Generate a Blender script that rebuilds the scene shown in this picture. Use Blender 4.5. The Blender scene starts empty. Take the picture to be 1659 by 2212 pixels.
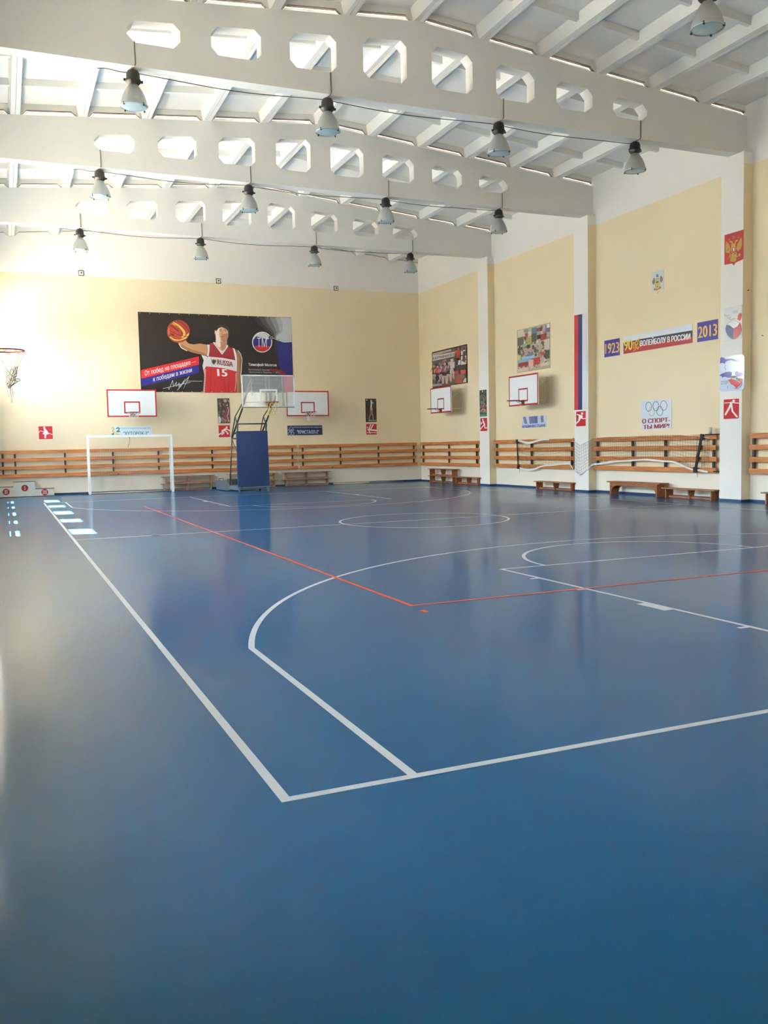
import bpy, bmesh, math, random
from math import sin, cos, pi, radians
from mathutils import Vector, Matrix
from mathutils.geometry import delaunay_2d_cdt

scene = bpy.context.scene
COL = scene.collection

# ------------------------------------------------------------------ camera
W, H = 1659, 2212
F, YAW, PITCH, ROLL = 1908.40646, 0.403792726, -0.0745967875, -0.0215344960
CAM = Vector((-1.05777991, -3.70220584, 1.57104425))
_fwd = Vector((sin(YAW) * cos(PITCH), cos(YAW) * cos(PITCH), sin(PITCH)))
_rt = Vector((cos(YAW), -sin(YAW), 0))
_up = _rt.cross(_fwd)
RT = _rt * cos(ROLL) + _up * sin(ROLL)
UP = _up * cos(ROLL) - _rt * sin(ROLL)
FW = _fwd
cd = bpy.data.cameras.new('camera')
cam = bpy.data.objects.new('camera', cd)
COL.objects.link(cam)
cd.sensor_fit = 'HORIZONTAL'
cd.sensor_width = 36
cd.lens = F / W * 36
cd.clip_start = 0.05
cd.clip_end = 300
cam.matrix_world = Matrix(((RT.x, UP.x, -FW.x, CAM.x), (RT.y, UP.y, -FW.y, CAM.y), (RT.z, UP.z, -FW.z, CAM.z), (0, 0, 0, 1)))
scene.camera = cam

# ------------------------------------------------------------------ light and exposure
vs = scene.view_settings
vs.view_transform = 'Standard'
vs.look = 'None'
vs.exposure = 1.88
vs.gamma = 1.0
vs.use_curve_mapping = False
SKY, SUN = 7.6, 560.0
world = bpy.data.worlds.new('daylight')
scene.world = world
world.use_nodes = True
wn, wl = world.node_tree.nodes, world.node_tree.links
wn.clear()
w_out = wn.new('ShaderNodeOutputWorld')
w_bg = wn.new('ShaderNodeBackground')
w_tc = wn.new('ShaderNodeTexCoord')
w_sep = wn.new('ShaderNodeSeparateXYZ')
w_mr = wn.new('ShaderNodeMapRange')
w_rp = wn.new('ShaderNodeValToRGB')
w_mr.inputs['From Min'].default_value = -1
w_mr.inputs['From Max'].default_value = 1
# sunlit yard close by, a darker belt of trees and houses along the horizon, hazy bright sky above
e = w_rp.color_ramp.elements
e[0].position = 0.31
e[0].color = (2.8, 2.6, 2.3, 1)
e[1].position = 0.35
e[1].color = (1.05, 0.98, 0.87, 1)
for pos, c in ((0.525, (1.05, 0.98, 0.87)), (0.545, (1.75, 1.95, 2.2)), (0.75, (1.4, 1.7, 2.15)), (1.0, (0.7, 1.0, 1.6))):
    k = e.new(pos)
    k.color = (*c, 1)
wl.new(w_tc.outputs['Generated'], w_sep.inputs[0])
wl.new(w_sep.outputs['Z'], w_mr.inputs['Value'])
wl.new(w_mr.outputs[0], w_rp.inputs[0])
wl.new(w_rp.outputs[0], w_bg.inputs['Color'])
w_bg.inputs['Strength'].default_value = SKY
wl.new(w_bg.outputs[0], w_out.inputs[0])
sl = bpy.data.lights.new('sun', 'SUN')
sl.energy = SUN
sl.angle = radians(0.53)
sl.color = (1.0, 0.95, 0.86)
so = bpy.data.objects.new('sun', sl)
COL.objects.link(so)
so.rotation_euler = Vector((0.40, -0.12, -1.0)).to_track_quat('-Z', 'Y').to_euler()
so.location = (-12, 20, 30)
cy = scene.cycles
cy.max_bounces = 10
cy.diffuse_bounces = 6
cy.glossy_bounces = 4
cy.transparent_max_bounces = 12
cy.sample_clamp_indirect = 8.0
cy.use_denoising = True

# ------------------------------------------------------------------ helpers
def ray(px, py):
    return (RT * ((px - W / 2) / F) - UP * ((py - H / 2) / F) + FW)
def onx(px, py, x):
    d = ray(px, py)
    return CAM + d * ((x - CAM.x) / d.x)
def ony(px, py, y):
    d = ray(px, py)
    return CAM + d * ((y - CAM.y) / d.y)

def lin(c):
    return tuple((v / 12.92 if v <= 0.04045 else ((v + 0.055) / 1.055) ** 2.4) for v in (k / 255 for k in c))

_mats = {}
def mat(name, rgb, rough=0.6, metal=0.0, spec=0.5, noise=0.0, nscale=3.0, bump=0.0, bscale=60.0, lin_in=False):
    if name in _mats:
        return _mats[name]
    m = bpy.data.materials.new(name)
    m.use_nodes = True
    n, l = m.node_tree.nodes, m.node_tree.links
    b = n['Principled BSDF']
    c = rgb if lin_in else lin(rgb)
    b.inputs['Base Color'].default_value = (*c, 1)
    b.inputs['Roughness'].default_value = rough
    b.inputs['Metallic'].default_value = metal
    b.inputs['Specular IOR Level'].default_value = spec
    if noise or bump:
        tc = n.new('ShaderNodeTexCoord')
    if noise:
        t = n.new('ShaderNodeTexNoise')
        t.inputs['Scale'].default_value = nscale
        t.inputs['Detail'].default_value = 5
        l.new(tc.outputs['Object'], t.inputs['Vector'])
        mx = n.new('ShaderNodeMix')
        mx.data_type = 'RGBA'
        mx.inputs['A'].default_value = (*[v * (1 - noise) for v in c], 1)
        mx.inputs['B'].default_value = (*[min(1, v * (1 + noise)) for v in c], 1)
        l.new(t.outputs['Fac'], mx.inputs['Factor'])
        l.new(mx.outputs['Result'], b.inputs['Base Color'])
    if bump:
        t2 = n.new('ShaderNodeTexNoise')
        t2.inputs['Scale'].default_value = bscale
        t2.inputs['Detail'].default_value = 3
        l.new(tc.outputs['Object'], t2.inputs['Vector'])
        bp = n.new('ShaderNodeBump')
        bp.inputs['Strength'].default_value = bump
        bp.inputs['Distance'].default_value = 0.01
        l.new(t2.outputs['Fac'], bp.inputs['Height'])
        l.new(bp.outputs[0], b.inputs['Normal'])
    _mats[name] = m
    return m

def ink(c, rough=0.35):
    """printed colour of a sign or poster"""
    return mat('print_%02x%02x%02x_%d' % (*c, int(rough * 100)), c, rough)

class MB:
    """collects shapes; obj() links them as one mesh object"""
    def __init__(self):
        self.v, self.f, self.m, self.s, self.mats = [], [], [], [], []
    def mi(self, m):
        if m not in self.mats:
            self.mats.append(m)
        return self.mats.index(m)
    def face(self, idx, m, smooth=False):
        self.f.append(idx)
        self.m.append(self.mi(m))
        self.s.append(smooth)
    def poly(self, pts, m):
        b = len(self.v)
        self.v += [tuple(p) for p in pts]
        self.face(list(range(b, b + len(pts))), m)
    def hexa(self, P, m, mtop=None):
        """eight corners: bottom four then top four, same turning"""
        b = len(self.v)
        self.v += [tuple(p) for p in P]
        for q in ((3, 2, 1, 0), (4, 5, 6, 7), (0, 1, 5, 4), (1, 2, 6, 5), (2, 3, 7, 6), (3, 0, 4, 7)):
            self.face([b + k for k in q], m)
        return self
    def box(self, x0, x1, y0, y1, z0, z1, m):
        return self.hexa([(x0, y0, z0), (x1, y0, z0), (x1, y1, z0), (x0, y1, z0), (x0, y0, z1), (x1, y0, z1), (x1, y1, z1), (x0, y1, z1)], m)
    def bar(self, a, b, w, h, m, up=(0, 0, 1)):
        """square bar from a to b"""
        a, b = Vector(a), Vector(b)
        d = (b - a).normalized()
        u = Vector(up)
        if abs(d.dot(u)) > 0.98:
            u = Vector((0, 1, 0))
        s = d.cross(u).normalized() * (w / 2)
        t = s.cross(d).normalized() * (h / 2)
        return self.hexa([a - s - t, a + s - t, a + s + t, a - s + t, b - s - t, b + s - t, b + s + t, b - s + t], m)
    def tube(self, pts, r, m, n=8, closed=False, cap=True):
        pts = [Vector(p) for p in pts]
        N = len(pts)
        base = len(self.v)
        prev = None
        for i, p in enumerate(pts):
            if closed:
                d = pts[(i + 1) % N] - pts[i - 1]
            else:
                d = pts[min(i + 1, N - 1)] - pts[max(i - 1, 0)]
            d = d.normalized() if d.length > 1e-9 else Vector((0, 0, 1))
            if prev is None:
                u = Vector((0, 0, 1)) if abs(d.z) < 0.9 else Vector((1, 0, 0))
                s = d.cross(u).normalized()
            else:
                s = (prev - d * prev.dot(d)).normalized()
            prev = s
            t = d.cross(s)
            rr = r[i] if isinstance(r, (list, tuple)) else r
            for k in range(n):
                a = 2 * pi * k / n
                self.v.append(tuple(p + s * (rr * cos(a)) + t * (rr * sin(a))))
        for i in range(N if closed else N - 1):
            j = (i + 1) % N
            for k in range(n):
                k2 = (k + 1) % n
                self.face([base + i * n + k, base + i * n + k2, base + j * n + k2, base + j * n + k], m, n > 4)
        if cap and not closed:
            self.face([base + k for k in range(n)][::-1], m)
            self.face([base + (N - 1) * n + k for k in range(n)], m)
        return self
    def lathe(self, prof, c, m, n=24):
        """profile of (radius, z) turned about the vertical through c"""
        base = len(self.v)
        for r, z in prof:
            for k in range(n):
                a = 2 * pi * k / n
                self.v.append((c[0] + r * cos(a), c[1] + r * sin(a), c[2] + z))
        for i in range(len(prof) - 1):
            for k in range(n):
                k2 = (k + 1) % n
                self.face([base + i * n + k, base + i * n + k2, base + (i + 1) * n + k2, base + (i + 1) * n + k], m, True)
        return self
    def obj(self, name, parent=None, origin=None, fix=False):
        me = bpy.data.meshes.new(name)
        if origin is not None:
            o = Vector(origin)
            vv = [(x - o.x, y - o.y, z - o.z) for x, y, z in self.v]
        else:
            vv = self.v
        me.from_pydata(vv, [], self.f)
        for k in self.mats:
            me.materials.append(k)
        me.polygons.foreach_set('material_index', self.m)
        me.polygons.foreach_set('use_smooth', self.s)
        me.update()
        if fix:
            bm = bmesh.new()
            bm.from_mesh(me)
            bmesh.ops.recalc_face_normals(bm, faces=bm.faces)
            bm.to_mesh(me)
            bm.free()
        ob = bpy.data.objects.new(name, me)
        COL.objects.link(ob)
        if parent is not None:
            ob.parent = parent
        elif origin is not None:
            ob.location = origin
        return ob

def tag(o, label, cat, group=None):
    o['label'] = label
    o['category'] = cat
    if group:
        o['group'] = group
    return o
def thing(name, label, cat, loc=(0, 0, 0), rz=0.0, group=None):
    o = bpy.data.objects.new(name, None)
    o.empty_display_size = 0.1
    COL.objects.link(o)
    o.location = loc
    o.rotation_euler = (0, 0, rz)
    return tag(o, label, cat, group)
def struct(o):
    o['kind'] = 'structure'
    return o
def dup(root, loc, rz, label, group=None):
    def cp(o, par):
        c = o.copy()
        COL.objects.link(c)
        if par is not None:
            c.parent = par
        for ch in list(kids.get(o.name, [])):
            cp(ch, c)
        return c
    kids = {}
    for o in list(COL.objects):
        if o.parent is not None:
            kids.setdefault(o.parent.name, []).append(o)
    r = cp(root, None)
    r.location = loc
    r.rotation_euler = (0, 0, rz)
    r['label'] = label
    if group:
        r['group'] = group
    return r

# ------------------------------------------------------------------ materials
M_CREAM = mat('cream_wall_paint', (228, 210, 176), 0.55, spec=0.3, noise=0.03, nscale=0.8, bump=0.08, bscale=35)
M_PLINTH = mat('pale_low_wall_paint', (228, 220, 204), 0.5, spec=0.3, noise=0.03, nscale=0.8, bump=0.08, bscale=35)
M_WHITE = mat('white_wall_paint', (230, 226, 220), 0.6, spec=0.3, noise=0.02, nscale=0.8, bump=0.08, bscale=35)
M_CEIL = mat('white_ceiling_paint', (219, 217, 211), 0.65, spec=0.3, noise=0.03, nscale=1.5, bump=0.1, bscale=25)
M_JOINT = mat('bare_mortar', (128, 116, 104), 0.9, noise=0.2, nscale=20)
M_BASE = mat('dark_blue_skirting', (28, 62, 108), 0.4)
M_LINE = mat('white_court_paint', (176, 183, 190), 0.4)
M_RED = mat('red_court_paint', (196, 62, 40), 0.4)
M_STEEL = mat('dark_grey_steel', (46, 44, 42), 0.5, 0.3)
M_POST = mat('brown_black_steel', (48, 38, 32), 0.55)
M_GREEN = mat('grey_green_tube', (84, 88, 74), 0.45, 0.3)
M_BLACKC = mat('black_lamp_housing', (34, 32, 30), 0.5)
M_ALU = mat('spun_aluminium_reflector', (178, 180, 176), 0.38, 0.55)
M_ROD = mat('galvanised_rod', (120, 112, 100), 0.5, 0.4)
M_CABLE = mat('grey_cable', (84, 80, 76), 0.6)
M_BOARD = mat('white_backboard_paint', (226, 228, 228), 0.35)
M_REDP = mat('red_backboard_paint', (176, 30, 36), 0.4)
M_RIM = mat('rusty_red_rim', (122, 48, 40), 0.5)
M_BRK = mat('cream_bracket_paint', (214, 204, 176), 0.5)
M_ROPE = mat('greyed_net_rope', (128, 122, 112), 0.85)
M_ROPEW = mat('white_net_rope', (214, 208, 200), 0.85)
M_ROPEY = mat('yellow_net_rope', (196, 190, 120), 0.85)
M_NETD = mat('dark_net_cord', (88, 80, 70), 0.85)
M_TAPE = mat('white_net_tape', (222, 220, 214), 0.8)
M_PAD = mat('blue_vinyl_pad', (20, 48, 98), 0.42, noise=0.12, nscale=4, bump=0.3, bscale=5)
M_TRUCK = mat('grey_blue_frame_paint', (92, 108, 122), 0.5)
M_GOAL = mat('white_goal_paint', (232, 234, 236), 0.35)
M_PODIUM = mat('pale_grey_podium_paint', (206, 210, 206), 0.45, noise=0.03, nscale=2)
M_BADGE = mat('dark_red_badge', (158, 22, 34), 0.4)

def wood(name, a, b, scale, axis):
    m = bpy.data.materials.new(name)
    m.use_nodes = True
    n, l = m.node_tree.nodes, m.node_tree.links
    bs = n['Principled BSDF']
    tc = n.new('ShaderNodeTexCoord')
    mp = n.new('ShaderNodeMapping')
    mp.inputs['Scale'].default_value = [1.2 if k == axis else 14 for k in range(3)]
    t = n.new('ShaderNodeTexNoise')
    t.inputs['Scale'].default_value = scale
    t.inputs['Detail'].default_value = 6
    t.inputs['Distortion'].default_value = 0.6
    rp = n.new('ShaderNodeValToRGB')
    rp.color_ramp.elements[0].position = 0.3
    rp.color_ramp.elements[0].color = (*lin(a), 1)
    rp.color_ramp.elements[1].position = 0.65
    rp.color_ramp.elements[1].color = (*lin(b), 1)
    kn = n.new('ShaderNodeTexVoronoi')
    kn.inputs['Scale'].default_value = 1.235
    km = n.new('ShaderNodeMath')
    km.operation = 'LESS_THAN'
    km.inputs[1].default_value = 0.06
    kx = n.new('ShaderNodeMix')
    kx.data_type = 'RGBA'
    kx.inputs['B'].default_value = (*lin((104, 52, 22)), 1)
    l.new(tc.outputs['Object'], mp.inputs['Vector'])
    l.new(mp.outputs[0], t.inputs['Vector'])
    l.new(t.outputs['Fac'], rp.inputs[0])
    l.new(tc.outputs['Object'], kn.inputs['Vector'])
    l.new(kn.outputs['Distance'], km.inputs[0])
    l.new(km.outputs[0], kx.inputs['Factor'])
    l.new(rp.outputs[0], kx.inputs['A'])
    l.new(kx.outputs['Result'], bs.inputs['Base Color'])
    bs.inputs['Roughness'].default_value = 0.45
    bs.inputs['Specular IOR Level'].default_value = 0.35
    return m
M_WOODX = wood('varnished_pine_along_end', (168, 96, 48), (206, 134, 76), 1.6, 0)
M_WOODY = wood('varnished_pine_along_side', (168, 96, 48), (206, 134, 76), 1.6, 1)
M_BENCH = wood('brown_varnished_bench', (128, 76, 44), (172, 112, 70), 1.8, 0)
M_BENCHG = wood('greyed_bench_wood', (134, 98, 74), (172, 132, 104), 1.8, 0)

def floor_mat():
    m = bpy.data.materials.new('blue_sports_vinyl')
    m.use_nodes = True
    n, l = m.node_tree.nodes, m.node_tree.links
    b = n['Principled BSDF']
    tc = n.new('ShaderNodeTexCoord')
    n1 = n.new('ShaderNodeTexNoise')
    n1.inputs['Scale'].default_value = 90
    n1.inputs['Detail'].default_value = 2
    n2 = n.new('ShaderNodeTexNoise')
    n2.inputs['Scale'].default_value = 0.5
    n2.inputs['Detail'].default_value = 4
    ad = n.new('ShaderNodeMath')
    ad.operation = 'ADD'
    hf = n.new('ShaderNodeMath')
    hf.operation = 'MULTIPLY'
    hf.inputs[1].default_value = 0.5
    rp = n.new('ShaderNodeValToRGB')
    rp.color_ramp.elements[0].position = 0.35
    rp.color_ramp.elements[0].color = (*lin((6, 72, 114)), 1)
    rp.color_ramp.elements[1].position = 0.68
    rp.color_ramp.elements[1].color = (*lin((8, 80, 123)), 1)
    for t in (n1, n2):
        l.new(tc.outputs['Object'], t.inputs['Vector'])
    l.new(n1.outputs['Fac'], ad.inputs[0])
    l.new(n2.outputs['Fac'], ad.inputs[1])
    l.new(ad.outputs[0], hf.inputs[0])
    l.new(hf.outputs[0], rp.inputs[0])
    l.new(rp.outputs[0], b.inputs['Base Color'])
    # polished film over a duller body: a sharp and a soft reflection together
    b2 = n.new('ShaderNodeBsdfPrincipled')
    l.new(rp.outputs[0], b2.inputs['Base Color'])
    b.inputs['Roughness'].default_value = 0.11
    b2.inputs['Roughness'].default_value = 0.33
    b2.inputs['IOR'].default_value = 1.235
    mx = n.new('ShaderNodeMixShader')
    mx.inputs[0].default_value = 0.45
    l.new(b.outputs[0], mx.inputs[1])
    l.new(b2.outputs[0], mx.inputs[2])
    l.new(mx.outputs[0], n['Material Output'].inputs['Surface'])
    b.inputs['IOR'].default_value = 1.235
    return m
M_FLOOR = floor_mat()

def clear_mat(name, tint, fac, rgb):
    m = bpy.data.materials.new(name)
    m.use_nodes = True
    n, l = m.node_tree.nodes, m.node_tree.links
    b = n['Principled BSDF']
    b.inputs['Base Color'].default_value = (*rgb, 1)
    b.inputs['Roughness'].default_value = 0.04
    t = n.new('ShaderNodeBsdfTransparent')
    t.inputs['Color'].default_value = (*tint, 1)
    mx = n.new('ShaderNodeMixShader')
    mx.inputs[0].default_value = fac
    l.new(t.outputs[0], mx.inputs[1])
    l.new(b.outputs[0], mx.inputs[2])
    l.new(mx.outputs[0], n['Material Output'].inputs['Surface'])
    return m
M_GLASS = clear_mat('window_pane', (0.97, 0.99, 0.98), 0.06, (0.8, 0.85, 0.85))
M_ACRYL = clear_mat('hazy_acrylic', (0.92, 0.94, 0.94), 0.26, (0.72, 0.72, 0.72))
M_LGLASS = mat('lamp_glass', (150, 172, 176), 0.08, 0.0, 0.7)

# ------------------------------------------------------------------ room shell
WX, WY, PD = 15.852, 31.563, 0.284          # right wall, end wall, pillar projection
WL, YB = -1.75, -5.2                        # left wall, wall behind the camera
CX, CL, CWID = 7.02, 26.14, 14.04           # court centre, length, width
RX = 7.07                                   # ridge
FX = WX - PD                                # pillar front
BEAMS = [0.95, 7.05, 13.15, 19.25, 25.40]
PILLARS = [(13.17, 0.36), (19.355, 0.36), (25.44, 0.36), (7.05, 0.36), (0.95, 0.36)]
def zt(x):
    return 10.12 - 0.0895 * abs(x - RX)

mb = MB()
mb.box(WL - 0.4, WX + 0.3, YB - 0.3, WY + 0.3, -0.12, 0.0, M_FLOOR)
floor_parts = mb
LZ = 0.0012
def strip(x0, x1, y0, y1, m, z=LZ):
    floor_parts.poly([(x0, y0, z), (x1, y0, z), (x1, y1, z), (x0, y1, z)], m)
def arc(cx, cy_, r, a0, a1, m, w=0.05, z=LZ, n=96):
    for k in range(n):
        a, b = a0 + (a1 - a0) * k / n, a0 + (a1 - a0) * (k + 1) / n
        floor_parts.poly([(cx + r * cos(a), cy_ + r * sin(a), z), (cx + r * cos(b), cy_ + r * sin(b), z),
                          (cx + (r - w) * cos(b), cy_ + (r - w) * sin(b), z), (cx + (r - w) * cos(a), cy_ + (r - w) * sin(a), z)], m)
strip(0, 0.05, 0, CL, M_LINE)
strip(CWID - 0.05, CWID, 0, CL, M_LINE)
strip(0.05, CWID - 0.05, 0, 0.05, M_LINE)
strip(0.05, CWID - 0.05, CL - 0.05, CL, M_LINE)
strip(0.05, CWID - 0.05, CL / 2 - 0.025, CL / 2 + 0.025, M_LINE)
arc(CX, CL / 2, 1.8, 0, 2 * pi, M_LINE, z=LZ * 1.5)
TPX, R3 = 0.638, 6.5865
for end in (0, 1):
    fy = (lambda y: y) if end == 0 else (lambda y: CL - y)
    def st(x0, x1, a, b, m=M_LINE, z=LZ):
        y0, y1 = sorted((fy(a), fy(b)))
        strip(x0, x1, y0, y1, m, z)
    st(CX - 2.45, CX - 2.40, 0.05, 5.80)
    st(CX + 2.40, CX + 2.45, 0.05, 5.80)
    st(CX - 2.45, CX + 2.45, 5.80, 5.85)
    for s in (-1, 1):
        xo = CX + s * 2.45
        for a, w in ((1.78, 0.05), (2.70, 0.40), (4.03, 0.05), (4.94, 0.05)):
            st(min(xo, xo + s * 0.10), max(xo, xo + s * 0.10), a, a + w)
    if end == 0:
        arc(CX, 5.83, 1.8, 0, pi, M_LINE)
    else:
        arc(CX, CL - 5.83, 1.8, pi, 2 * pi, M_LINE)
    YJ = 3.048
    st(TPX, TPX + 0.05, 0.05, YJ)
    st(CWID - TPX - 0.05, CWID - TPX, 0.05, YJ)
    cyc = 1.5
    a0 = math.atan2(YJ - cyc, CX - TPX)
    rr = math.hypot(YJ - cyc, CX - TPX)
    if end == 0:
        arc(CX, cyc, rr, a0, pi - a0, M_LINE, n=160)
    else:
        arc(CX, CL - cyc, rr, pi + a0, 2 * pi - a0, M_LINE, n=160)
vx0, vx1, vy0, vy1 = CX - 4.5, CX + 4.5, CL / 2 - 9, CL / 2 + 9
ZR = LZ * 2
strip(vx0, vx0 + 0.05, vy0, vy1, M_RED, ZR)
strip(vx0 + 0.05, vx1 - 0.05, vy0, vy0 + 0.05, M_RED, ZR)
strip(2.50, 2.55, 3.70, 3.83, M_RED, ZR)
struct(floor_parts.obj('floor'))

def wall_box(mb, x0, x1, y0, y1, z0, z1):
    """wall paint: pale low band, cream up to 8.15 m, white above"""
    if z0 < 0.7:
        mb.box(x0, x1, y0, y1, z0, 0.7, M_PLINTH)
    if z0 < 8.15:
        mb.box(x0, x1, y0, y1, max(z0, 0.7), min(z1, 8.15), M_CREAM)
    if z1 > 8.15:
        mb.box(x0, x1, y0, y1, max(z0, 8.15), z1, M_WHITE)
mb = MB()
wall_box(mb, WX, WX + 0.3, YB - 0.3, WY + 0.3, 0, 9.62)
struct(mb.obj('wall_right'))
def gable(mb, y0, y1):
    P = [(WL - 0.4, 8.15), (WX, 8.15), (WX, zt(WX) + 0.33), (RX, zt(RX) + 0.33), (WL - 0.4, zt(WL - 0.4) + 0.33)]
    n = len(P)
    b = len(mb.v)
    mb.v += [(x, y0, z) for x, z in P] + [(x, y1, z) for x, z in P]
    mb.face([b + k for k in range(n)], M_WHITE)
    mb.face([b + n + k for k in range(n)][::-1], M_WHITE)
    for k in range(n):
        k2 = (k + 1) % n
        mb.face([b + k2, b + k, b + n + k, b + n + k2], M_WHITE)
mb = MB()
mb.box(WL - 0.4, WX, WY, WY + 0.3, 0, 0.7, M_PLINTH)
mb.box(WL - 0.4, WX, WY, WY + 0.3, 0.7, 8.15, M_CREAM)
gable(mb, WY, WY + 0.3)
struct(mb.obj('wall_end'))
# wall behind the camera with a row of windows
BZ = (4.35, 5.45)
BWX = [(8.2, 9.5), (11.2, 12.5), (14.15, 15.45)]
mb = MB()
mb.box(WL - 0.4, WX, YB - 0.3, YB, 0, BZ[0], M_CREAM)
mb.box(WL - 0.4, WX, YB - 0.3, YB, BZ[1], 8.15, M_CREAM)
xc = WL - 0.4
for x0, x1 in BWX:
    mb.box(xc, x0, YB - 0.3, YB, BZ[0], BZ[1], M_CREAM)
    xc = x1
mb.box(xc, WX, YB - 0.3, YB, BZ[0], BZ[1], M_CREAM)
gable(mb, YB - 0.3, YB)
struct(mb.obj('wall_back'))
# left wall: tall windows in two tiers
WIN = [29.95, 27.85, 24.90, 21.65, 18.80, 15.50, 12.45, 9.40, 6.35, 3.30, 0.25]
HW = 0.65
TIERS = [(1.80, 3.22), (4.60, 6.62)]
def tiers(y):
    return TIERS[1:] if y > 29 else TIERS
mb = MB()
edges = sorted([(y - HW, y + HW) for y in WIN])
ycur = YB - 0.3
for a, b in edges:
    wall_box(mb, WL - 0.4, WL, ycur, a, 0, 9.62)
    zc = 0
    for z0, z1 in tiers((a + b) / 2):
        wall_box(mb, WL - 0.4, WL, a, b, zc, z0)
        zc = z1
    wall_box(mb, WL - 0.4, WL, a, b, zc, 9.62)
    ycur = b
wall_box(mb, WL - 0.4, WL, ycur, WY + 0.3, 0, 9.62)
struct(mb.obj('wall_left'))
M_FRAME = mat('white_window_frame', (232, 232, 228), 0.4)
def portal(loc, rot, sx, sy):
    a = bpy.data.lights.new('window_daylight', 'AREA')
    a.shape = 'RECTANGLE'
    a.size, a.size_y = sx, sy
    a.cycles.is_portal = True
    o = bpy.data.objects.new('window_daylight', a)
    COL.objects.link(o)
    o.location = loc
    o.rotation_euler = rot
wi = 0
for y in WIN:
    for z0, z1 in tiers(y):
        wi += 1
        mb = MB()
        xf = WL - 0.38
        for a, b, c, d in ((y - HW, y - HW + 0.05, z0, z1), (y + HW - 0.05, y + HW, z0, z1), (y - HW, y + HW, z0, z0 + 0.05), (y - HW, y + HW, z1 - 0.05, z1)):
            mb.box(xf, xf + 0.06, a, b, c, d, M_FRAME)
        if z1 < 4:
            mb.box(xf, xf + 0.06, y - HW, y + HW, 2.76, 2.88, M_FRAME)
        fr = struct(mb.obj('window_%d' % wi))
        mb = MB()
        mb.box(xf + 0.025, xf + 0.031, y - HW + 0.05, y + HW - 0.05, z0 + 0.05, z1 - 0.05, M_GLASS)
        mb.obj('window_pane', fr)
        portal((WL - 0.41, y, (z0 + z1) / 2), (0, -pi / 2, 0), z1 - z0, 2 * HW)
za, zb = BZ
for xa, xb in BWX:
    wi += 1
    mb = MB()
    for a, b, c, d in ((xa, xa + 0.05, za, zb), (xb - 0.05, xb, za, zb), (xa, xb, za, za + 0.05), (xa, xb, zb - 0.05, zb), (xa, xb, 4.88, 4.95), (xa + 0.6, xa + 0.66, za, zb)):
        mb.box(a, b, YB - 0.2, YB - 0.14, c, d, M_FRAME)
    fr = struct(mb.obj('window_%d' % wi))
    mb = MB()
    mb.box(xa + 0.05, xb - 0.05, YB - 0.175, YB - 0.169, za + 0.05, zb - 0.05, M_GLASS)
    mb.obj('window_pane', fr)
    portal(((xa + xb) / 2, YB - 0.31, (za + zb) / 2), (pi / 2, 0, 0), xb - xa, zb - za)
# unseen and added: slabs that block the sun, dark boxes that cut low daylight
mb = MB()
mb.box(WL - 3.4, WL - 0.4, YB, 14.35, 9.7, 9.9, M_WHITE)  # added overhang, keeps sun out of the nearer windows
mb.box(WL - 3.4, WL - 0.4, 29.1, WY + 0.3, 9.7, 9.9, M_WHITE)  # added overhang, keeps sun out of the end window
struct(mb.obj('sun_blocker'))
M_BLOCKER = mat('dark_blocker', (66, 64, 62), 0.9)  # dark surface of the added slab and block
mb = MB()
mb.box(WL - 12, WL - 0.4, YB, 14.0, 1.6, 1.8, M_BLOCKER)  # added slab, stops ground bounce into the nearer windows
mb.box(WL - 14, WL - 12, YB - 12, 15.0, 0, 8.2, M_BLOCKER)  # added block, hides the bright horizon from the nearer windows
struct(mb.obj('daylight_blocker'))

# pillars: white front, cream sides, white above 8.15 m
for i, (yc, hw) in enumerate(PILLARS):
    mb = MB()
    b = [(FX, yc - hw), (WX, yc - hw), (WX, yc + hw), (FX, yc + hw)]
    for z0, z1, side in ((0, 8.15, M_CREAM), (8.15, 8.43, M_WHITE)):
        mb.poly([(FX, yc - hw, z0), (FX, yc - hw, z1), (FX, yc + hw, z1), (FX, yc + hw, z0)], M_WHITE)
        mb.poly([(FX, yc - hw, z0), (WX, yc - hw, z0), (WX, yc - hw, z1), (FX, yc - hw, z1)], side)
        mb.poly([(FX, yc + hw, z0), (FX, yc + hw, z1), (WX, yc + hw, z1), (WX, yc + hw, z0)], side)
    mb.poly([(FX, yc - hw, 8.43), (WX, yc - hw, 8.43), (WX, yc + hw, 8.43), (FX, yc + hw, 8.43)], M_WHITE)
    struct(mb.obj('pillar'))
    mb = MB()
    mb.box(WL, WL + 0.26, yc - hw, yc + hw, 0, 8.43, M_WHITE)
    struct(mb.obj('pillar'))

# skirting
mb = MB()
mb.box(WL, WX, WY - 0.012, WY, 0.0, 0.07, M_BASE)
struct(mb.obj('baseboard_end'))
mb = MB()
ys = YB
for yc, hw in sorted(PILLARS):
    mb.box(WX - 0.012, WX, ys, yc - hw, 0, 0.06, M_BASE)
    mb.box(FX - 0.012, WX, yc - hw - 0.012, yc - hw, 0, 0.06, M_BASE)
    mb.box(FX - 0.012, FX, yc - hw, yc + hw, 0, 0.06, M_BASE)
    mb.box(FX - 0.012, WX, yc + hw, yc + hw + 0.012, 0, 0.06, M_BASE)
    ys = yc + hw
mb.box(WX - 0.012, WX, ys, WY - 0.012, 0, 0.06, M_BASE)
struct(mb.obj('baseboard_right'))

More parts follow.
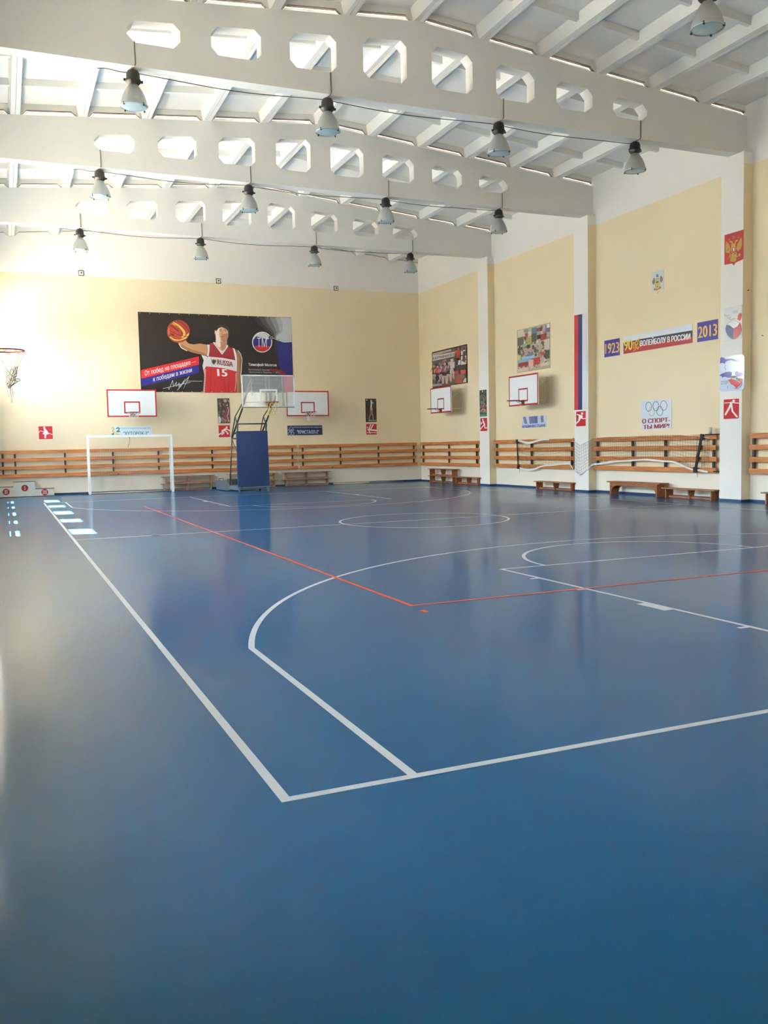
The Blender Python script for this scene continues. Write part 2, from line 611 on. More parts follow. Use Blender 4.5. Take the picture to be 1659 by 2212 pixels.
# perforated gable beams
HC, HS, HR = RX, 1.511, 0.475
holes = [HC + HS * (k - 3.5) for k in range(8)]
def beam(yc):
    mb = MB()
    y0, y1 = yc - 0.15, yc + 0.15
    zb = 8.43
    xs = [WL] + [h - HS / 2 for h in holes] + [holes[-1] + HS / 2] + [WX]
    def both(pts):
        mb.poly([(x, y0, z) for x, z in pts], M_CEIL)
        mb.poly([(x, y1, z) for x, z in pts][::-1], M_CEIL)
    both([(xs[0], zb), (xs[1], zb), (xs[1], zt(xs[1])), (xs[0], zt(xs[0]))])
    both([(xs[-2], zb), (xs[-1], zb), (xs[-1], zt(xs[-1])), (xs[-2], zt(xs[-2]))])
    for h in holes:
        a, b = h - HS / 2, h + HS / 2
        zl, zr = zt(a), zt(b)
        c = 0.13
        t = lambda x: zt(x) - 0.40
        bt = 8.84
        O = [(h - HR + c, bt), (h + HR - c, bt), (h + HR, bt + c), (h + HR, t(h + HR) - c), (h + HR - c, t(h + HR - c)), (h - HR + c, t(h - HR + c)), (h - HR, t(h - HR) - c), (h - HR, bt + c)]
        C = [(a, zb), (b, zb), (b, zr), (a, zl)]
        both([C[0], C[1], O[1], O[0]])
        both([C[1], O[2], O[1]])
        both([C[1], C[2], O[3], O[2]])
        both([C[2], O[4], O[3]])
        both([C[2], C[3], O[5], O[4]])
        both([C[3], O[6], O[5]])
        both([C[3], C[0], O[7], O[6]])
        both([C[0], O[0], O[7]])
        for k in range(8):
            p, q = O[k], O[(k + 1) % 8]
            mb.poly([(p[0], y0, p[1]), (q[0], y0, q[1]), (q[0], y1, q[1]), (p[0], y1, p[1])], M_CEIL)
    mb.poly([(WL, y0, zb), (WL, y1, zb), (WX, y1, zb), (WX, y0, zb)], M_CEIL)
    mb.poly([(WL, y0, zt(WL)), (RX, y0, zt(RX)), (RX, y1, zt(RX)), (WL, y1, zt(WL))], M_CEIL)
    mb.poly([(RX, y0, zt(RX)), (WX, y0, zt(WX)), (WX, y1, zt(WX)), (RX, y1, zt(RX))], M_CEIL)
    bo = struct(mb.obj('beam'))
    for lx in (2.65, 11.49):
        lp = MB()
        lp.tube([(lx - 0.07 + 0.14 * k / 10, yc - 0.13 - 0.03 * sin(pi * k / 10), zt(lx) + 0.13 * sin(pi * k / 10)) for k in range(11)], 0.012, M_CEIL, 6)
        lp.obj('lifting_loop', bo)
for yc in BEAMS:
    beam(yc)

# ribbed roof slabs, 1.5 m wide
mb = MB()
def sheared(x0, x1, y0, y1, h0, h1, m):
    mb.hexa([(x0, y0, zt(x0) + h0), (x1, y0, zt(x1) + h0), (x1, y1, zt(x1) + h0), (x0, y1, zt(x0) + h0),
             (x0, y0, zt(x0) + h1), (x1, y0, zt(x1) + h1), (x1, y1, zt(x1) + h1), (x0, y1, zt(x0) + h1)], m)
def taper(x0, x1, t0, t1, y0, y1, h0, h1, m):
    mb.hexa([(x0, y0, zt(x0) + h0), (x1, y0, zt(x1) + h0), (x1, y1, zt(x1) + h0), (x0, y1, zt(x0) + h0),
             (t0, y0, zt(t0) + h1), (t1, y0, zt(t1) + h1), (t1, y1, zt(t1) + h1), (t0, y1, zt(t0) + h1)], m)
YS = [YB] + BEAMS + [WY + 0.05]
for k in range(-6, 6):
    xa = RX + 1.5 * k
    xb = xa + 1.5
    for i in range(len(YS) - 1):
        ya, yb = YS[i] + 0.01, YS[i + 1] - 0.01
        sheared(xa, xb, ya, yb, 0.27, 0.31, M_CEIL)
        taper(xa + 0.004, xa + 0.10, xa + 0.004, xa + 0.15, ya, yb, 0.0, 0.275, M_CEIL)
        taper(xb - 0.10, xb - 0.004, xb - 0.15, xb - 0.004, ya, yb, 0.0, 0.275, M_CEIL)
        n = 4
        for j in range(n + 1):
            if j in (0, n):
                y0 = ya if j == 0 else yb - 0.08
                y1 = y0 + 0.08
                sheared(xa + 0.12, xb - 0.12, y0, y1, 0.135, 0.275, M_CEIL)
                for s, e0, e1 in ((1, xa + 0.10, xa + 0.26), (-1, xb - 0.10, xb - 0.26)):
                    P = [(e0, 0.0), (e1, 0.136), (e0, 0.136)]
                    A = [(x, y0, zt(x) + h) for x, h in P]
                    B = [(x, y1, zt(x) + h) for x, h in P]
                    mb.poly(A, M_CEIL)
                    mb.poly(B[::-1], M_CEIL)
                    mb.poly([A[0], A[1], B[1], B[0]], M_JOINT if j else M_CEIL)
                sheared(xa + 0.25, xb - 0.25, y0, y1, 0.122, 0.136, M_JOINT if j else M_CEIL)
            else:
                ym = ya + (yb - ya) * j / n
                mb.hexa([(xa + 0.1, ym - 0.045, zt(xa + 0.1) + 0.13), (xb - 0.1, ym - 0.045, zt(xb - 0.1) + 0.13), (xb - 0.1, ym + 0.045, zt(xb - 0.1) + 0.13), (xa + 0.1, ym + 0.045, zt(xa + 0.1) + 0.13),
                         (xa + 0.1, ym - 0.08, zt(xa + 0.1) + 0.275), (xb - 0.1, ym - 0.08, zt(xb - 0.1) + 0.275), (xb - 0.1, ym + 0.08, zt(xb - 0.1) + 0.275), (xa + 0.1, ym + 0.08, zt(xa + 0.1) + 0.275)], M_CEIL)
struct(mb.obj('ceiling'))

# ------------------------------------------------------------------ hanging lamps and their cables
def lamp_parts(root, y_front):
    """root at the middle of the lens; the beam underside is about 0.67 m above it"""
    g = MB()
    g.lathe([(0.000, 0.655), (0.05, 0.655), (0.095, 0.63), (0.118, 0.58), (0.122, 0.50), (0.135, 0.475), (0.145, 0.46), (0.135, 0.44), (0.10, 0.40), (0.07, 0.385), (0.0, 0.385)], (0, 0, 0), M_BLACKC, 24)
    g.box(0.11, 0.17, -0.02, 0.02, 0.44, 0.475, M_BLACKC)
    g.box(-0.17, -0.11, -0.02, 0.02, 0.45, 0.485, M_BLACKC)
    g.obj('housing', root)
    g = MB()
    g.lathe([(0.066, 0.40), (0.075, 0.40), (0.08, 0.385), (0.12, 0.335), (0.165, 0.265), (0.20, 0.19), (0.225, 0.11), (0.24, 0.04), (0.25, 0.015), (0.25, 0.0), (0.24, 0.0), (0.235, 0.02), (0.218, 0.11), (0.192, 0.19), (0.155, 0.265), (0.11, 0.33), (0.066, 0.375)], (0, 0, 0), M_ALU, 32)
    rf = g.obj('reflector', root)
    for k in range(4):
        g = MB()
        a = 0.6 + k * pi / 2
        g.box(0.24 * cos(a) - 0.012, 0.24 * cos(a) + 0.012, 0.24 * sin(a) - 0.012, 0.24 * sin(a) + 0.012, -0.02, 0.03, M_STEEL)
        g.obj('lens_clip', rf)
    g = MB()
    g.lathe([(0.0, -0.018), (0.12, -0.014), (0.20, -0.004), (0.238, 0.008), (0.238, 0.014), (0.0, 0.0)], (0, 0, 0), M_LGLASS, 32)
    g.obj('lens', root)
    g = MB()
    g.tube([(0.02, -0.176, 1.08), (0.025, -0.176, 0.70), (0.02, -0.165, 0.68), (0.0, -0.02, 0.665), (0, 0, 0.64)], 0.011, M_ROD, 6)
    g.tube([(-0.03 + 0.06 * k / 8, 0, 0.65 + 0.05 * sin(pi * k / 8)) for k in range(9)], 0.008, M_ROD, 5)
    g.obj('hanger_rod', root)
LX = [1.41, 5.12, 9.00, 12.61]
LZ0 = 7.765
lamp_where = {13.15: 'nearest full row', 19.25: 'middle row', 25.40: 'farthest row'}
lamp_nth = ['leftmost', 'second from the left', 'third from the left', 'rightmost']
lamp0 = None
for yb in (13.15, 19.25, 25.40):
    for k, x in enumerate(LX):
        lab = '%s bell lamp of the four in the %s of lamps' % (lamp_nth[k], lamp_where[yb])
        if lamp0 is None:
            lamp0 = thing('pendant_lamp', lab, 'lamp', (x, yb, LZ0), 0, 'bell lamps hanging under the roof beams')
            lamp_parts(lamp0, yb)
            lamp0.rotation_euler = (0, 0, 0)
        else:
            dup(lamp0, (x, yb, LZ0 - 0.01 * (k % 2)), 0, lab)
dup(lamp0, (9.02, 7.05, LZ0 - 0.02), 0, 'large bell lamp cut by the top edge of the photo, under the ribbed ceiling')
for yb, nm in ((13.15, 'nearest'), (19.25, 'middle'), (25.40, 'farthest')):
    pts = []
    xs = [LX[0] - 0.6] + LX
    for i in range(len(xs) - 1):
        for j in range(12):
            t = j / 12
            sag = 0.06 * sin(pi * t) if i else 0.0
            pts.append((xs[i] + (xs[i + 1] - xs[i]) * t, yb + 0.11 - 0.02 * sin(pi * t), 8.405 - sag + 0.012 * sin(7 * t + i)))
    pts.append((LX[-1], yb + 0.11, 8.405))
    mb = MB()
    mb.tube(pts, 0.009, M_CABLE, 5)
    tag(mb.obj('cable', None, (LX[0], yb, 8.4)), 'thin grey cable sagging from lamp to lamp under the %s beam' % nm, 'cable', 'lamp cables')

# small square wall boxes above the cream paint on the end wall
M_VENT = mat('pale_box_plastic', (226, 222, 210), 0.5)
M_DARK = mat('dark_recess', (36, 34, 32), 0.7)
for k, (px, py, w) in enumerate(((175, 590, 'above and left of the basketball banner'), (471.5, 607, 'above the middle of the basketball banner'), (725.5, 623, 'right of the banner, nearest the corner'))):
    c = ony(px, py, WY)
    root = thing('wall_box', 'small square dark-rimmed box %s' % w, 'wall box', (c.x, WY, c.z), 0, 'square boxes along the top of the end wall')
    mb = MB()
    mb.box(-0.075, 0.075, -0.03, 0, -0.075, 0.075, M_VENT)
    mb.obj('plate', root)
    mb = MB()
    for a, b, c_, d in ((-0.09, 0.09, 0.075, 0.095), (-0.09, 0.09, -0.095, -0.075), (-0.095, -0.075, -0.095, 0.095), (0.075, 0.095, -0.095, 0.095)):
        mb.box(a, b, -0.035, 0, c_, d, M_POST)
    mb.obj('rim', root)
    mb = MB()
    mb.box(-0.015, 0.035, -0.045, -0.03, -0.015, 0.035, M_DARK)
    mb.obj('nozzle', root)

# ------------------------------------------------------------------ wooden wall guards
RAILS = [(1.565, 1.69), (1.285, 1.41), (0.985, 1.11), (0.70, 0.825)]
def guard(side, a, b, posts, label):
    """four planks on dark steel uprights; side 'end' runs along x, 'right' along y"""
    if side == 'end':
        root = thing('wall_guard', label, 'wall guard', ((a + b) / 2, WY - 0.06, 0), 0, 'plank guards around the walls')
        o = root.location
        for i, (z0, z1) in enumerate(RAILS):
            mb = MB()
            mb.box(a + 0.02 * (i % 2), b - 0.03 * ((i + 1) % 2), WY - 0.135, WY - 0.095, z0, z1, M_WOODX)
            mb.obj('plank', root, o)
        for x in posts:
            mb = MB()
            mb.box(x - 0.03, x + 0.03, WY - 0.095, WY - 0.05, 0.71, 1.68, M_POST)
            mb.box(x - 0.02, x + 0.02, WY - 0.05, WY, 0.74, 0.80, M_POST)
            mb.box(x - 0.02, x + 0.02, WY - 0.05, WY, 1.59, 1.65, M_POST)
            mb.obj('upright', root, o)
    else:
        root = thing('wall_guard', label, 'wall guard', (WX - 0.06, (a + b) / 2, 0), 0, 'plank guards around the walls')
        o = root.location
        for i, (z0, z1) in enumerate(RAILS):
            mb = MB()
            mb.box(WX - 0.135, WX - 0.095, a + 0.02 * (i % 2), b - 0.02 * ((i + 1) % 2), z0, z1, M_WOODY)
            mb.obj('plank', root, o)
        for y in posts:
            mb = MB()
            mb.box(WX - 0.095, WX - 0.05, y - 0.035, y + 0.035, 0.71, 1.68, M_POST)
            mb.box(WX - 0.05, WX, y - 0.02, y + 0.02, 0.74, 0.80, M_POST)
            mb.box(WX - 0.05, WX, y - 0.02, y + 0.02, 1.59, 1.65, M_POST)
            mb.obj('upright', root, o)
guard('end', WL + 0.02, 10.12, [-1.12, -0.70, 1.03, 2.76, 4.47, 6.57, 8.3, 9.91], 'long four-plank guard on the end wall behind the goal')
guard('end', 10.20, 15.60, [10.36, 12.03, 13.78, 15.46], 'four-plank guard on the end wall between mobile hoop and corner')
guard('right', 25.86, 31.40, [26.43, 28.76, 31.2], 'four-plank guard on the right wall from the corner to the farthest pillar')
guard('right', 19.78, 25.02, [20.17, 22.54, 24.9], 'four-plank guard behind the net, below the bank sign')
guard('right', 13.80, 18.94, [13.95, 15.77, 17.16, 18.82], 'four-plank guard behind the net, below the five-ring sign')
guard('right', 7.50, 12.72, [8.4, 10.6, 12.62], 'four-plank guard cut by the right edge, past the nearest pillar')

# ------------------------------------------------------------------ benches
def bench(name, label, loc, rz, L, h, dpt, m, kind='plain', group='low wooden gym benches'):
    """runs along local x, floor at local z = 0"""
    root = thing(name, label, 'bench', loc, rz, group)
    mb = MB()
    if kind == 'arch':
        mb.box(-L / 2, L / 2, -dpt / 2, dpt / 2, h - 0.035, h, m)
    else:
        mb.box(-L / 2, L / 2, -dpt / 2, dpt / 2, h - 0.028, h, m)
    mb.obj('seat', root)
    lx = L / 2 - 0.14
    for s in (-1, 1):
        mb = MB()
        t = 0.05 if kind == 'arch' else 0.035
        mb.box(s * lx - t / 2, s * lx + t / 2, -dpt * 0.42, dpt * 0.42, 0, h - (0.035 if kind == 'arch' else 0.028), m)
        mb.obj('leg', root)
    if kind == 'arch':
        for s in (-1, 1):
            mb = MB()
            P = [(-lx + 0.03, 0.06 + 0.0), (-lx + 0.10, 0.10)]
            y0, y1 = s * dpt * 0.36 - 0.012, s * dpt * 0.36 + 0.012
            xa = lx - 0.03
            top = h - 0.035
            n = 12
            prof = []
            for k in range(n + 1):
                x = -xa + 2 * xa * k / n
                prof.append(x)
            def under(x):
                d = xa - abs(x)
                r = 0.30
                return (h - 0.12) - (0 if d > r else (h - 0.18) * (1 - math.sqrt(max(0, 1 - (1 - d / r) ** 2))))
            n = 40
            for k in range(n):
                x0, x1 = -xa + 2 * xa * k / n, -xa + 2 * xa * (k + 1) / n
                u0, u1 = under(x0), under(x1)
                mb.hexa([(x0, y0, u0), (x1, y0, u1), (x1, y1, u1), (x0, y1, u0), (x0, y0, top), (x1, y0, top), (x1, y1, top), (x0, y1, top)], m)
            mb.obj('apron', root)
    else:
        mb = MB()
        w0, w1 = dpt * 0.22, dpt * 0.40
        mb.hexa([(-0.02, -w0, 0.0), (0.02, -w0, 0.0), (0.02, w0, 0.0), (-0.02, w0, 0.0), (-0.02, -w1, h - 0.028), (0.02, -w1, h - 0.028), (0.02, w1, h - 0.028), (-0.02, w1, h - 0.028)], m)
        mb.obj('middle_leg', root)
        mb = MB()
        mb.box(-lx, lx, -0.028, 0.028, 0.01, 0.06, m)
        mb.obj('stretcher', root)
    return root
BYE = WY - 0.20
bench('bench', 'lower bench of the stack beside the goal, standing on the floor', (5.53, BYE, 0), 0, 2.10, 0.287, 0.28, M_BENCHG)
bench('bench', 'upper bench of the stack beside the goal', (5.56, BYE, 0.287), 0, 2.06, 0.287, 0.28, M_BENCHG)
bench('bench', 'lower bench of the stack half hidden behind the blue padded hoop', (8.16, BYE, 0), 0, 2.08, 0.287, 0.28, M_BENCHG)
bench('bench', 'upper bench of the stack half hidden behind the blue padded hoop', (8.16, BYE, 0.287), 0, 2.08, 0.287, 0.28, M_BENCHG)
bench('bench', 'lower bench of the stack right of the blue padded hoop', (10.46, BYE, 0), 0, 2.08, 0.287, 0.28, M_BENCHG)
bench('bench', 'upper bench of the stack right of the blue padded hoop', (10.46, BYE, 0.287), 0, 2.08, 0.287, 0.28, M_BENCHG)
BXR = WX - 0.27
bench('bench', 'lower bench of the stack nearest the corner on the right wall', (BXR, 28.9, 0), pi / 2, 2.35, 0.29, 0.30, M_BENCH)
bench('bench', 'upper bench of the stack nearest the corner on the right wall', (BXR, 28.92, 0.29), pi / 2, 2.30, 0.29, 0.30, M_BENCH)
bench('bench', 'single low bench standing between the corner stack and the farthest pillar', (BXR, 26.72, 0), pi / 2, 2.0, 0.29, 0.30, M_BENCH)
bench('bench', 'low bench under the draped net, beside the pillar with the flag', (BXR, 20.78, 0), pi / 2, 2.25, 0.275, 0.30, M_BENCH)
bench('bench', 'tallest bench, with an arched apron, below the five-ring sign', (BXR, 16.75, 0), pi / 2, 2.30, 0.385, 0.34, M_BENCH, 'arch')
bench('bench', 'low bench beside the nearest pillar, right of the arched bench', (BXR, 14.55, 0), pi / 2, 1.96, 0.27, 0.30, M_BENCH)
pe = onx(1653, 1064.5, BXR)
bench('bench', 'bench end just entering at the right edge, past the nearest pillar', (BXR, pe.y - 1.0, 0), pi / 2, 2.0, 0.28, 0.30, M_BENCH)

# ------------------------------------------------------------------ winners' podium
root = thing('winners_podium', 'pale grey three-step winners podium with red numeral discs', 'podium', (-0.42, 31.1, 0))
M_NUM = ink((226, 218, 214))
def disc(mb, cx, y, cz, r, m, n=28):
    mb.poly([(cx + r * cos(2 * pi * k / n), y, cz + r * sin(2 * pi * k / n)) for k in range(n)], m)
def numeral(mb, cx, cz, n, hh, y):
    sp = 0.052
    for k in range(n):
        x = cx + (k - (n - 1) / 2) * sp
        mb.poly([(x - 0.011, y, cz - hh), (x + 0.011, y, cz - hh), (x + 0.011, y, cz + hh), (x - 0.011, y, cz + hh)], M_NUM)
        for zz in (cz - hh, cz + hh - 0.014):
            mb.poly([(x - 0.025, y, zz), (x + 0.025, y, zz), (x + 0.025, y, zz + 0.014), (x - 0.025, y, zz + 0.014)], M_NUM)
for x0, x1, h, n, bx, bz in ((-1.50, -0.81, 0.385, 2, -1.06, 0.205), (-0.81, -0.075, 0.56, 1, -0.425, 0.32), (-0.075, 0.575, 0.285, 3, 0.25, 0.145)):
    yf = 31.10 - (0.02 if n == 1 else 0)
    mb = MB()
    mb.box(x0, x1, yf, 31.42, 0.015, h - 0.02, M_PODIUM)
    mb.box(x0 - 0.006, x1 + 0.006, yf - 0.01, 31.42, h - 0.02, h, mat('grey_step_top', (120, 112, 104), 0.7))
    mb.box(x0 + 0.03, x0 + 0.09, yf + 0.02, 31.40, 0, 0.015, M_DARK)
    mb.box(x1 - 0.09, x1 - 0.03, yf + 0.02, 31.40, 0, 0.015, M_DARK)
    st_ = mb.obj('step', root, root.location)
    mb = MB()
    disc(mb, bx, yf - 0.002, bz, 0.118, M_BADGE)
    numeral(mb, bx, bz, n, 0.062, yf - 0.004)
    mb.obj('numeral_badge', st_, root.location)

# ------------------------------------------------------------------ football goal
GX0, GX1, GY, GB, GH = 1.80, 4.84, 30.66, 31.12, 2.15
root = thing('football_goal', 'white indoor football goal with a fine net against the end wall', 'goal', ((GX0 + GX1) / 2, GY, 0))
o = root.location
for x in (GX0, GX1):
    mb = MB()
    mb.box(x - 0.04, x + 0.04, GY - 0.04, GY + 0.04, 0, GH - 0.04, M_GOAL)
    mb.obj('post', root, o)
    mb = MB()
    q = 0.018
    mb.tube([(x, GY + 0.03, GH - 0.05), (x, GB - 0.25, GH - 0.12), (x, GB, GH - 0.35), (x, GB, 0.03), (x, GY + 0.03, 0.03)], q, M_GOAL, 8)
    mb.obj('side_frame', root, o)
mb = MB()
mb.box(GX0 - 0.04, GX1 + 0.04, GY - 0.04, GY + 0.04, GH - 0.04, GH + 0.04, M_GOAL)
mb.obj('crossbar', root, o)
mb = MB()
mb.tube([(GX0, GB, 0.03), (GX1, GB, 0.03)], 0.02, mat('rusty_white_tube', (196, 184, 170), 0.6, noise=0.25, nscale=6), 8)
mb.obj('ground_bar', root, o)
mb = MB()
r = 0.0022
prof = [(GY + 0.02, GH - 0.06), (GB - 0.25, GH - 0.13), (GB - 0.01, GH - 0.36), (GB - 0.03, 1.0), (GB - 0.01, 0.05)]
nx = 38
for k in range(nx + 1):
    x = GX0 + (GX1 - GX0) * k / nx
    mb.tube([(x, y, z) for y, z in prof], r, M_ROPEW, 3, cap=False)
for k in range(26):
    z = 0.08 + 0.07 * k
    mb.tube([(GX0, GB - 0.015, z), ((GX0 + GX1) / 2, GB - 0.03, z - 0.02), (GX1, GB - 0.015, z)], r, M_ROPEW, 3, cap=False)
for x in (GX0, GX1):
    for k in range(6):
        y = GY + 0.05 + 0.075 * k
        mb.tube([(x, y, 0.05), (x, y, GH - 0.12 - (0.2 if k > 3 else 0))], r, M_ROPEW, 3, cap=False)
    for k in range(25):
        z = 0.1 + 0.075 * k
        mb.tube([(x, GY + 0.04, z), (x, GB, z)], r, M_ROPEW, 3, cap=False)
net = mb.obj('goal_net', root, o)
net['kind'] = 'stuff'
mb = MB()
mb.tube([(3.42, WY - 0.02, 2.18), (3.40, WY - 0.03, 1.95), (3.33, WY - 0.05, 1.72)], 0.008, M_CABLE, 5)
tag(mb.obj('wire', None, (3.40, WY - 0.03, 1.9)), 'thin grey wire hanging down the end wall above the goal', 'wire')

# ------------------------------------------------------------------ fixed backboards
def hoop_net(mb, c, r, L, m, rt=0.6, n=10, rows=5, th=0.006):
    for s in (-1, 1):
        for k in range(n):
            pts = []
            for j in range(rows * 2 + 1):
                t = j / (rows * 2)
                rad = r * (1 - (1 - rt) * t ** 0.7)
                a = 2 * pi * (k + s * 0.25 * j) / n
                pts.append((c[0] + rad * cos(a), c[1] + rad * sin(a), c[2] - L * t))
            mb.tube(pts, th, m, 3, cap=False)
def hoop(parent, face, c, r, netmat, L, rt, broken=False, rimmat=None):
    """ring at local c; face = local point on the board the ring is bolted to"""
    g = MB()
    rm_ = rimmat or M_RIM
    g.tube([(c[0] + r * cos(2 * pi * k / 32), c[1] + r * sin(2 * pi * k / 32), c[2]) for k in range(32)], 0.0105, rm_, 8, closed=True)
    f = Vector(face)
    d = (Vector(c) - f)
    d.z = 0
    d.normalize()
    s = Vector((-d.y, d.x, 0))
    e = Vector(c) - d * r
    for k in (-1, 1):
        g.bar(f + s * (0.07 * k), e + s * (0.05 * k) + d * 0.02, 0.018, 0.018, rm_)
        g.bar(f + s * (0.06 * k) - Vector((0, 0, 0.12)), Vector(c) - d * (r * 0.75) + s * (r * 0.62 * k), 0.012, 0.012, rm_)
    P = [f - s * 0.09 + Vector((0, 0, 0.03)), f + s * 0.09 + Vector((0, 0, 0.03)), f + s * 0.09 - Vector((0, 0, 0.16)), f - s * 0.09 - Vector((0, 0, 0.16))]
    Q = [p + d * 0.012 for p in P]
    g.hexa(P + Q, rm_)
    ro = g.obj('rim', parent)
    if netmat is not None:
        g = MB()
        hoop_net(g, c, r, L, netmat, rt)
        g.obj('net', ro)
    return ro
def backboard(label, loc, rz, net, L, rt):
    """board faces local -y, origin on the wall behind the board centre"""
    root = thing('backboard', label, 'backboard', loc, rz, 'wall backboards with red borders')
    off, w, h = 0.70, 0.91, 0.515
    g = MB()
    g.box(-w, w, -off, -off + 0.035, -h, h, M_BOARD)
    yy = -off - 0.0015
    def rect(x0, x1, z0, z1):
        g.poly([(x0, yy, z0), (x1, yy, z0), (x1, yy, z1), (x0, yy, z1)], M_REDP)
    b = 0.05
    rect(-w, w, h - b, h); rect(-w, w, -h, -h + b); rect(-w, -w + b, -h + b, h - b); rect(w - b, w, -h + b, h - b)
    z0 = -h + 0.13
    rect(-0.295, 0.295, z0, z0 + b); rect(-0.295, 0.295, z0 + 0.40, z0 + 0.45); rect(-0.295, -0.295 + b, z0 + b, z0 + 0.40); rect(0.295 - b, 0.295, z0 + b, z0 + 0.40)
    g.obj('board', root)
    for s in (-1, 1):
        g = MB()
        x = 0.42 * s
        g.bar((x, -off + 0.05, -0.47), (x, -off + 0.05, 0.47), 0.04, 0.04, M_BRK)
        g.bar((x, -0.03, -0.45), (x, -0.03, 0.42), 0.05, 0.05, M_BRK)
        g.bar((x, -off + 0.05, 0.33), (x, -0.03, 0.33), 0.035, 0.035, M_BRK)
        g.bar((x, -off + 0.05, -0.36), (x, -0.03, -0.36), 0.035, 0.035, M_BRK)
        g.bar((x, -off + 0.06, -0.05), (x, -0.04, 0.31), 0.03, 0.03, M_BRK)
        g.obj('bracket', root)
    hoop(root, (0, -off - 0.002, -0.36), (0, -off - 0.375, -0.355), 0.225, net, L, rt)
    return root
backboard('white backboard above the goal, left of the basketball banner corner', (3.47, WY, 3.385), 0, M_ROPEW, 0.32, 0.55)
backboard('white backboard behind the clear one, above the dark blue company sign', (10.43, WY, 3.365), 0, M_ROPEW, 0.36, 0.6)
backboard('white backboard on the right wall below the dark photo poster, nearest the corner', (WX, 28.2, 3.365), pi / 2 * -1, None, 0, 0)
backboard('white backboard on the right wall below the bright photo collage', (WX, 22.06, 3.35), pi / 2 * -1, None, 0, 0)

# hoop on the left wall, of which only the ring and torn net show
RIM = onx(27, 757, -0.95)
rc = Vector((-0.955, 9.6, 0))
rc.z = ony(27, 757.5, 9.6).z
root = thing('backboard', 'rusty hoop with a torn hanging net at the left edge', 'hoop', (WL, rc.y, rc.z))
o = root.location
g = MB()
g.box(WL + 0.42, WL + 0.455, rc.y - 0.9, rc.y + 0.9, rc.z - 0.15, rc.z + 0.9, M_BOARD)
g.obj('board', root, o)
for s in (-1, 1):
    g = MB()
    yb_ = rc.y + 0.42 * s
    g.bar((WL + 0.03, yb_, rc.z - 0.1), (WL + 0.03, yb_, rc.z + 0.8), 0.05, 0.05, M_BRK)
    for dz in (0.0, 0.7):
        g.bar((WL + 0.03, yb_, rc.z + dz), (WL + 0.42, yb_, rc.z + dz), 0.04, 0.04, M_BRK)
    g.obj('bracket', root, o)
c = rc - o
g = MB()
g.tube([(c.x + 0.225 * cos(2 * pi * k / 40), c.y + 0.225 * sin(2 * pi * k / 40), c.z) for k in range(40)], 0.010, M_RIM, 8, closed=True)
for k in range(10):
    a = 2 * pi * k / 10 + 0.2
    g.tube([(c.x + 0.225 * cos(a) + 0.014 * cos(t), c.y + 0.225 * sin(a), c.z - 0.014 + 0.014 * sin(t)) for t in [pi * j / 4 for j in range(9)]], 0.004, M_RIM, 4)
for s in (-1, 1):
    g.bar((0.457, 0.08 * s, -0.02), (c.x - 0.2, 0.06 * s, 0), 0.018, 0.018, M_RIM)
g.box(0.455, 0.467, -0.09, 0.09, -0.14, 0.03, M_RIM)
ro = g.obj('rim', root)
g = MB()
rnd = random.Random(5)
# long cords from the ring drawn in to a tangle that hangs below it
T = {}
NX0 = c.x + 0.045
for k in range(10):
    a = 2 * pi * k / 10 + 0.2
    top = Vector((c.x + 0.225 * cos(a), c.y + 0.225 * sin(a), c.z - 0.02))
    b1 = Vector((NX0 + 0.085 * cos(a), c.y + 0.085 * sin(a), c.z - 0.22 - 0.05 * (1 if cos(a) < 0 else 0)))
    T[k] = b1
    if k not in (4, 5):
        mid = (top + b1) / 2 + Vector((rnd.uniform(-.012, .012), rnd.uniform(-.012, .012), 0))
        g.tube([top, mid, b1], 0.0035, M_ROPE, 4)
prev = T
for j in range(1, 6):
    cur = {}
    for k in range(10):
        a = 2 * pi * (k + 0.5 * j) / 10 + 0.2
        rad = 0.085 - 0.006 * j + rnd.uniform(-.012, .012)
        cur[k] = Vector((NX0 - 0.003 * j + rad * cos(a), c.y + rad * sin(a), c.z - 0.235 - 0.040 * j - 0.03 * (cos(a) < 0) + 0.02 * max(0, cos(a)) + rnd.uniform(-.012, .012)))
    for k in range(10):
        if rnd.random() < 0.9:
            g.tube([prev[k], cur[k]], 0.005, M_ROPE, 4)
        if rnd.random() < 0.9:
            g.tube([prev[(k + 1) % 10], cur[k]], 0.005, M_ROPE, 4)
    prev = cur
knot = Vector((NX0 - 0.03, c.y, c.z - 0.50))
for k in range(10):
    if k % 2 or k < 5:
        g.tube([prev[k], knot + Vector((rnd.uniform(-.01, .01), rnd.uniform(-.01, .01), rnd.uniform(-.02, .04)))], 0.006, M_ROPE, 4)
for dx, L in ((-0.035, 0.14), (-0.005, 0.22), (0.012, 0.21), (0.03, 0.13)):
    g.tube([knot + Vector((dx * 0.5, 0, 0.04)), knot + Vector((dx, 0, -L * 0.5)), knot + Vector((dx * 0.8 + 0.012, 0.01, -L))], 0.004, M_ROPE, 4)
lx_, lz_ = NX0 + 0.075, c.z - 0.40
g.tube([(lx_ + 0.03 * cos(t), c.y, lz_ + 0.018 * sin(t)) for t in [2 * pi * j / 12 for j in range(12)]], 0.006, M_ROPE, 4, closed=True)
g.tube([(lx_ - 0.03, c.y, lz_), (NX0 + 0.02, c.y, lz_ + 0.05)], 0.006, M_ROPE, 4)
g.tube([(lx_, c.y, lz_ - 0.018), (NX0 - 0.02, c.y, knot.z + 0.01)], 0.006, M_ROPE, 4)
g.obj('torn_net', ro)

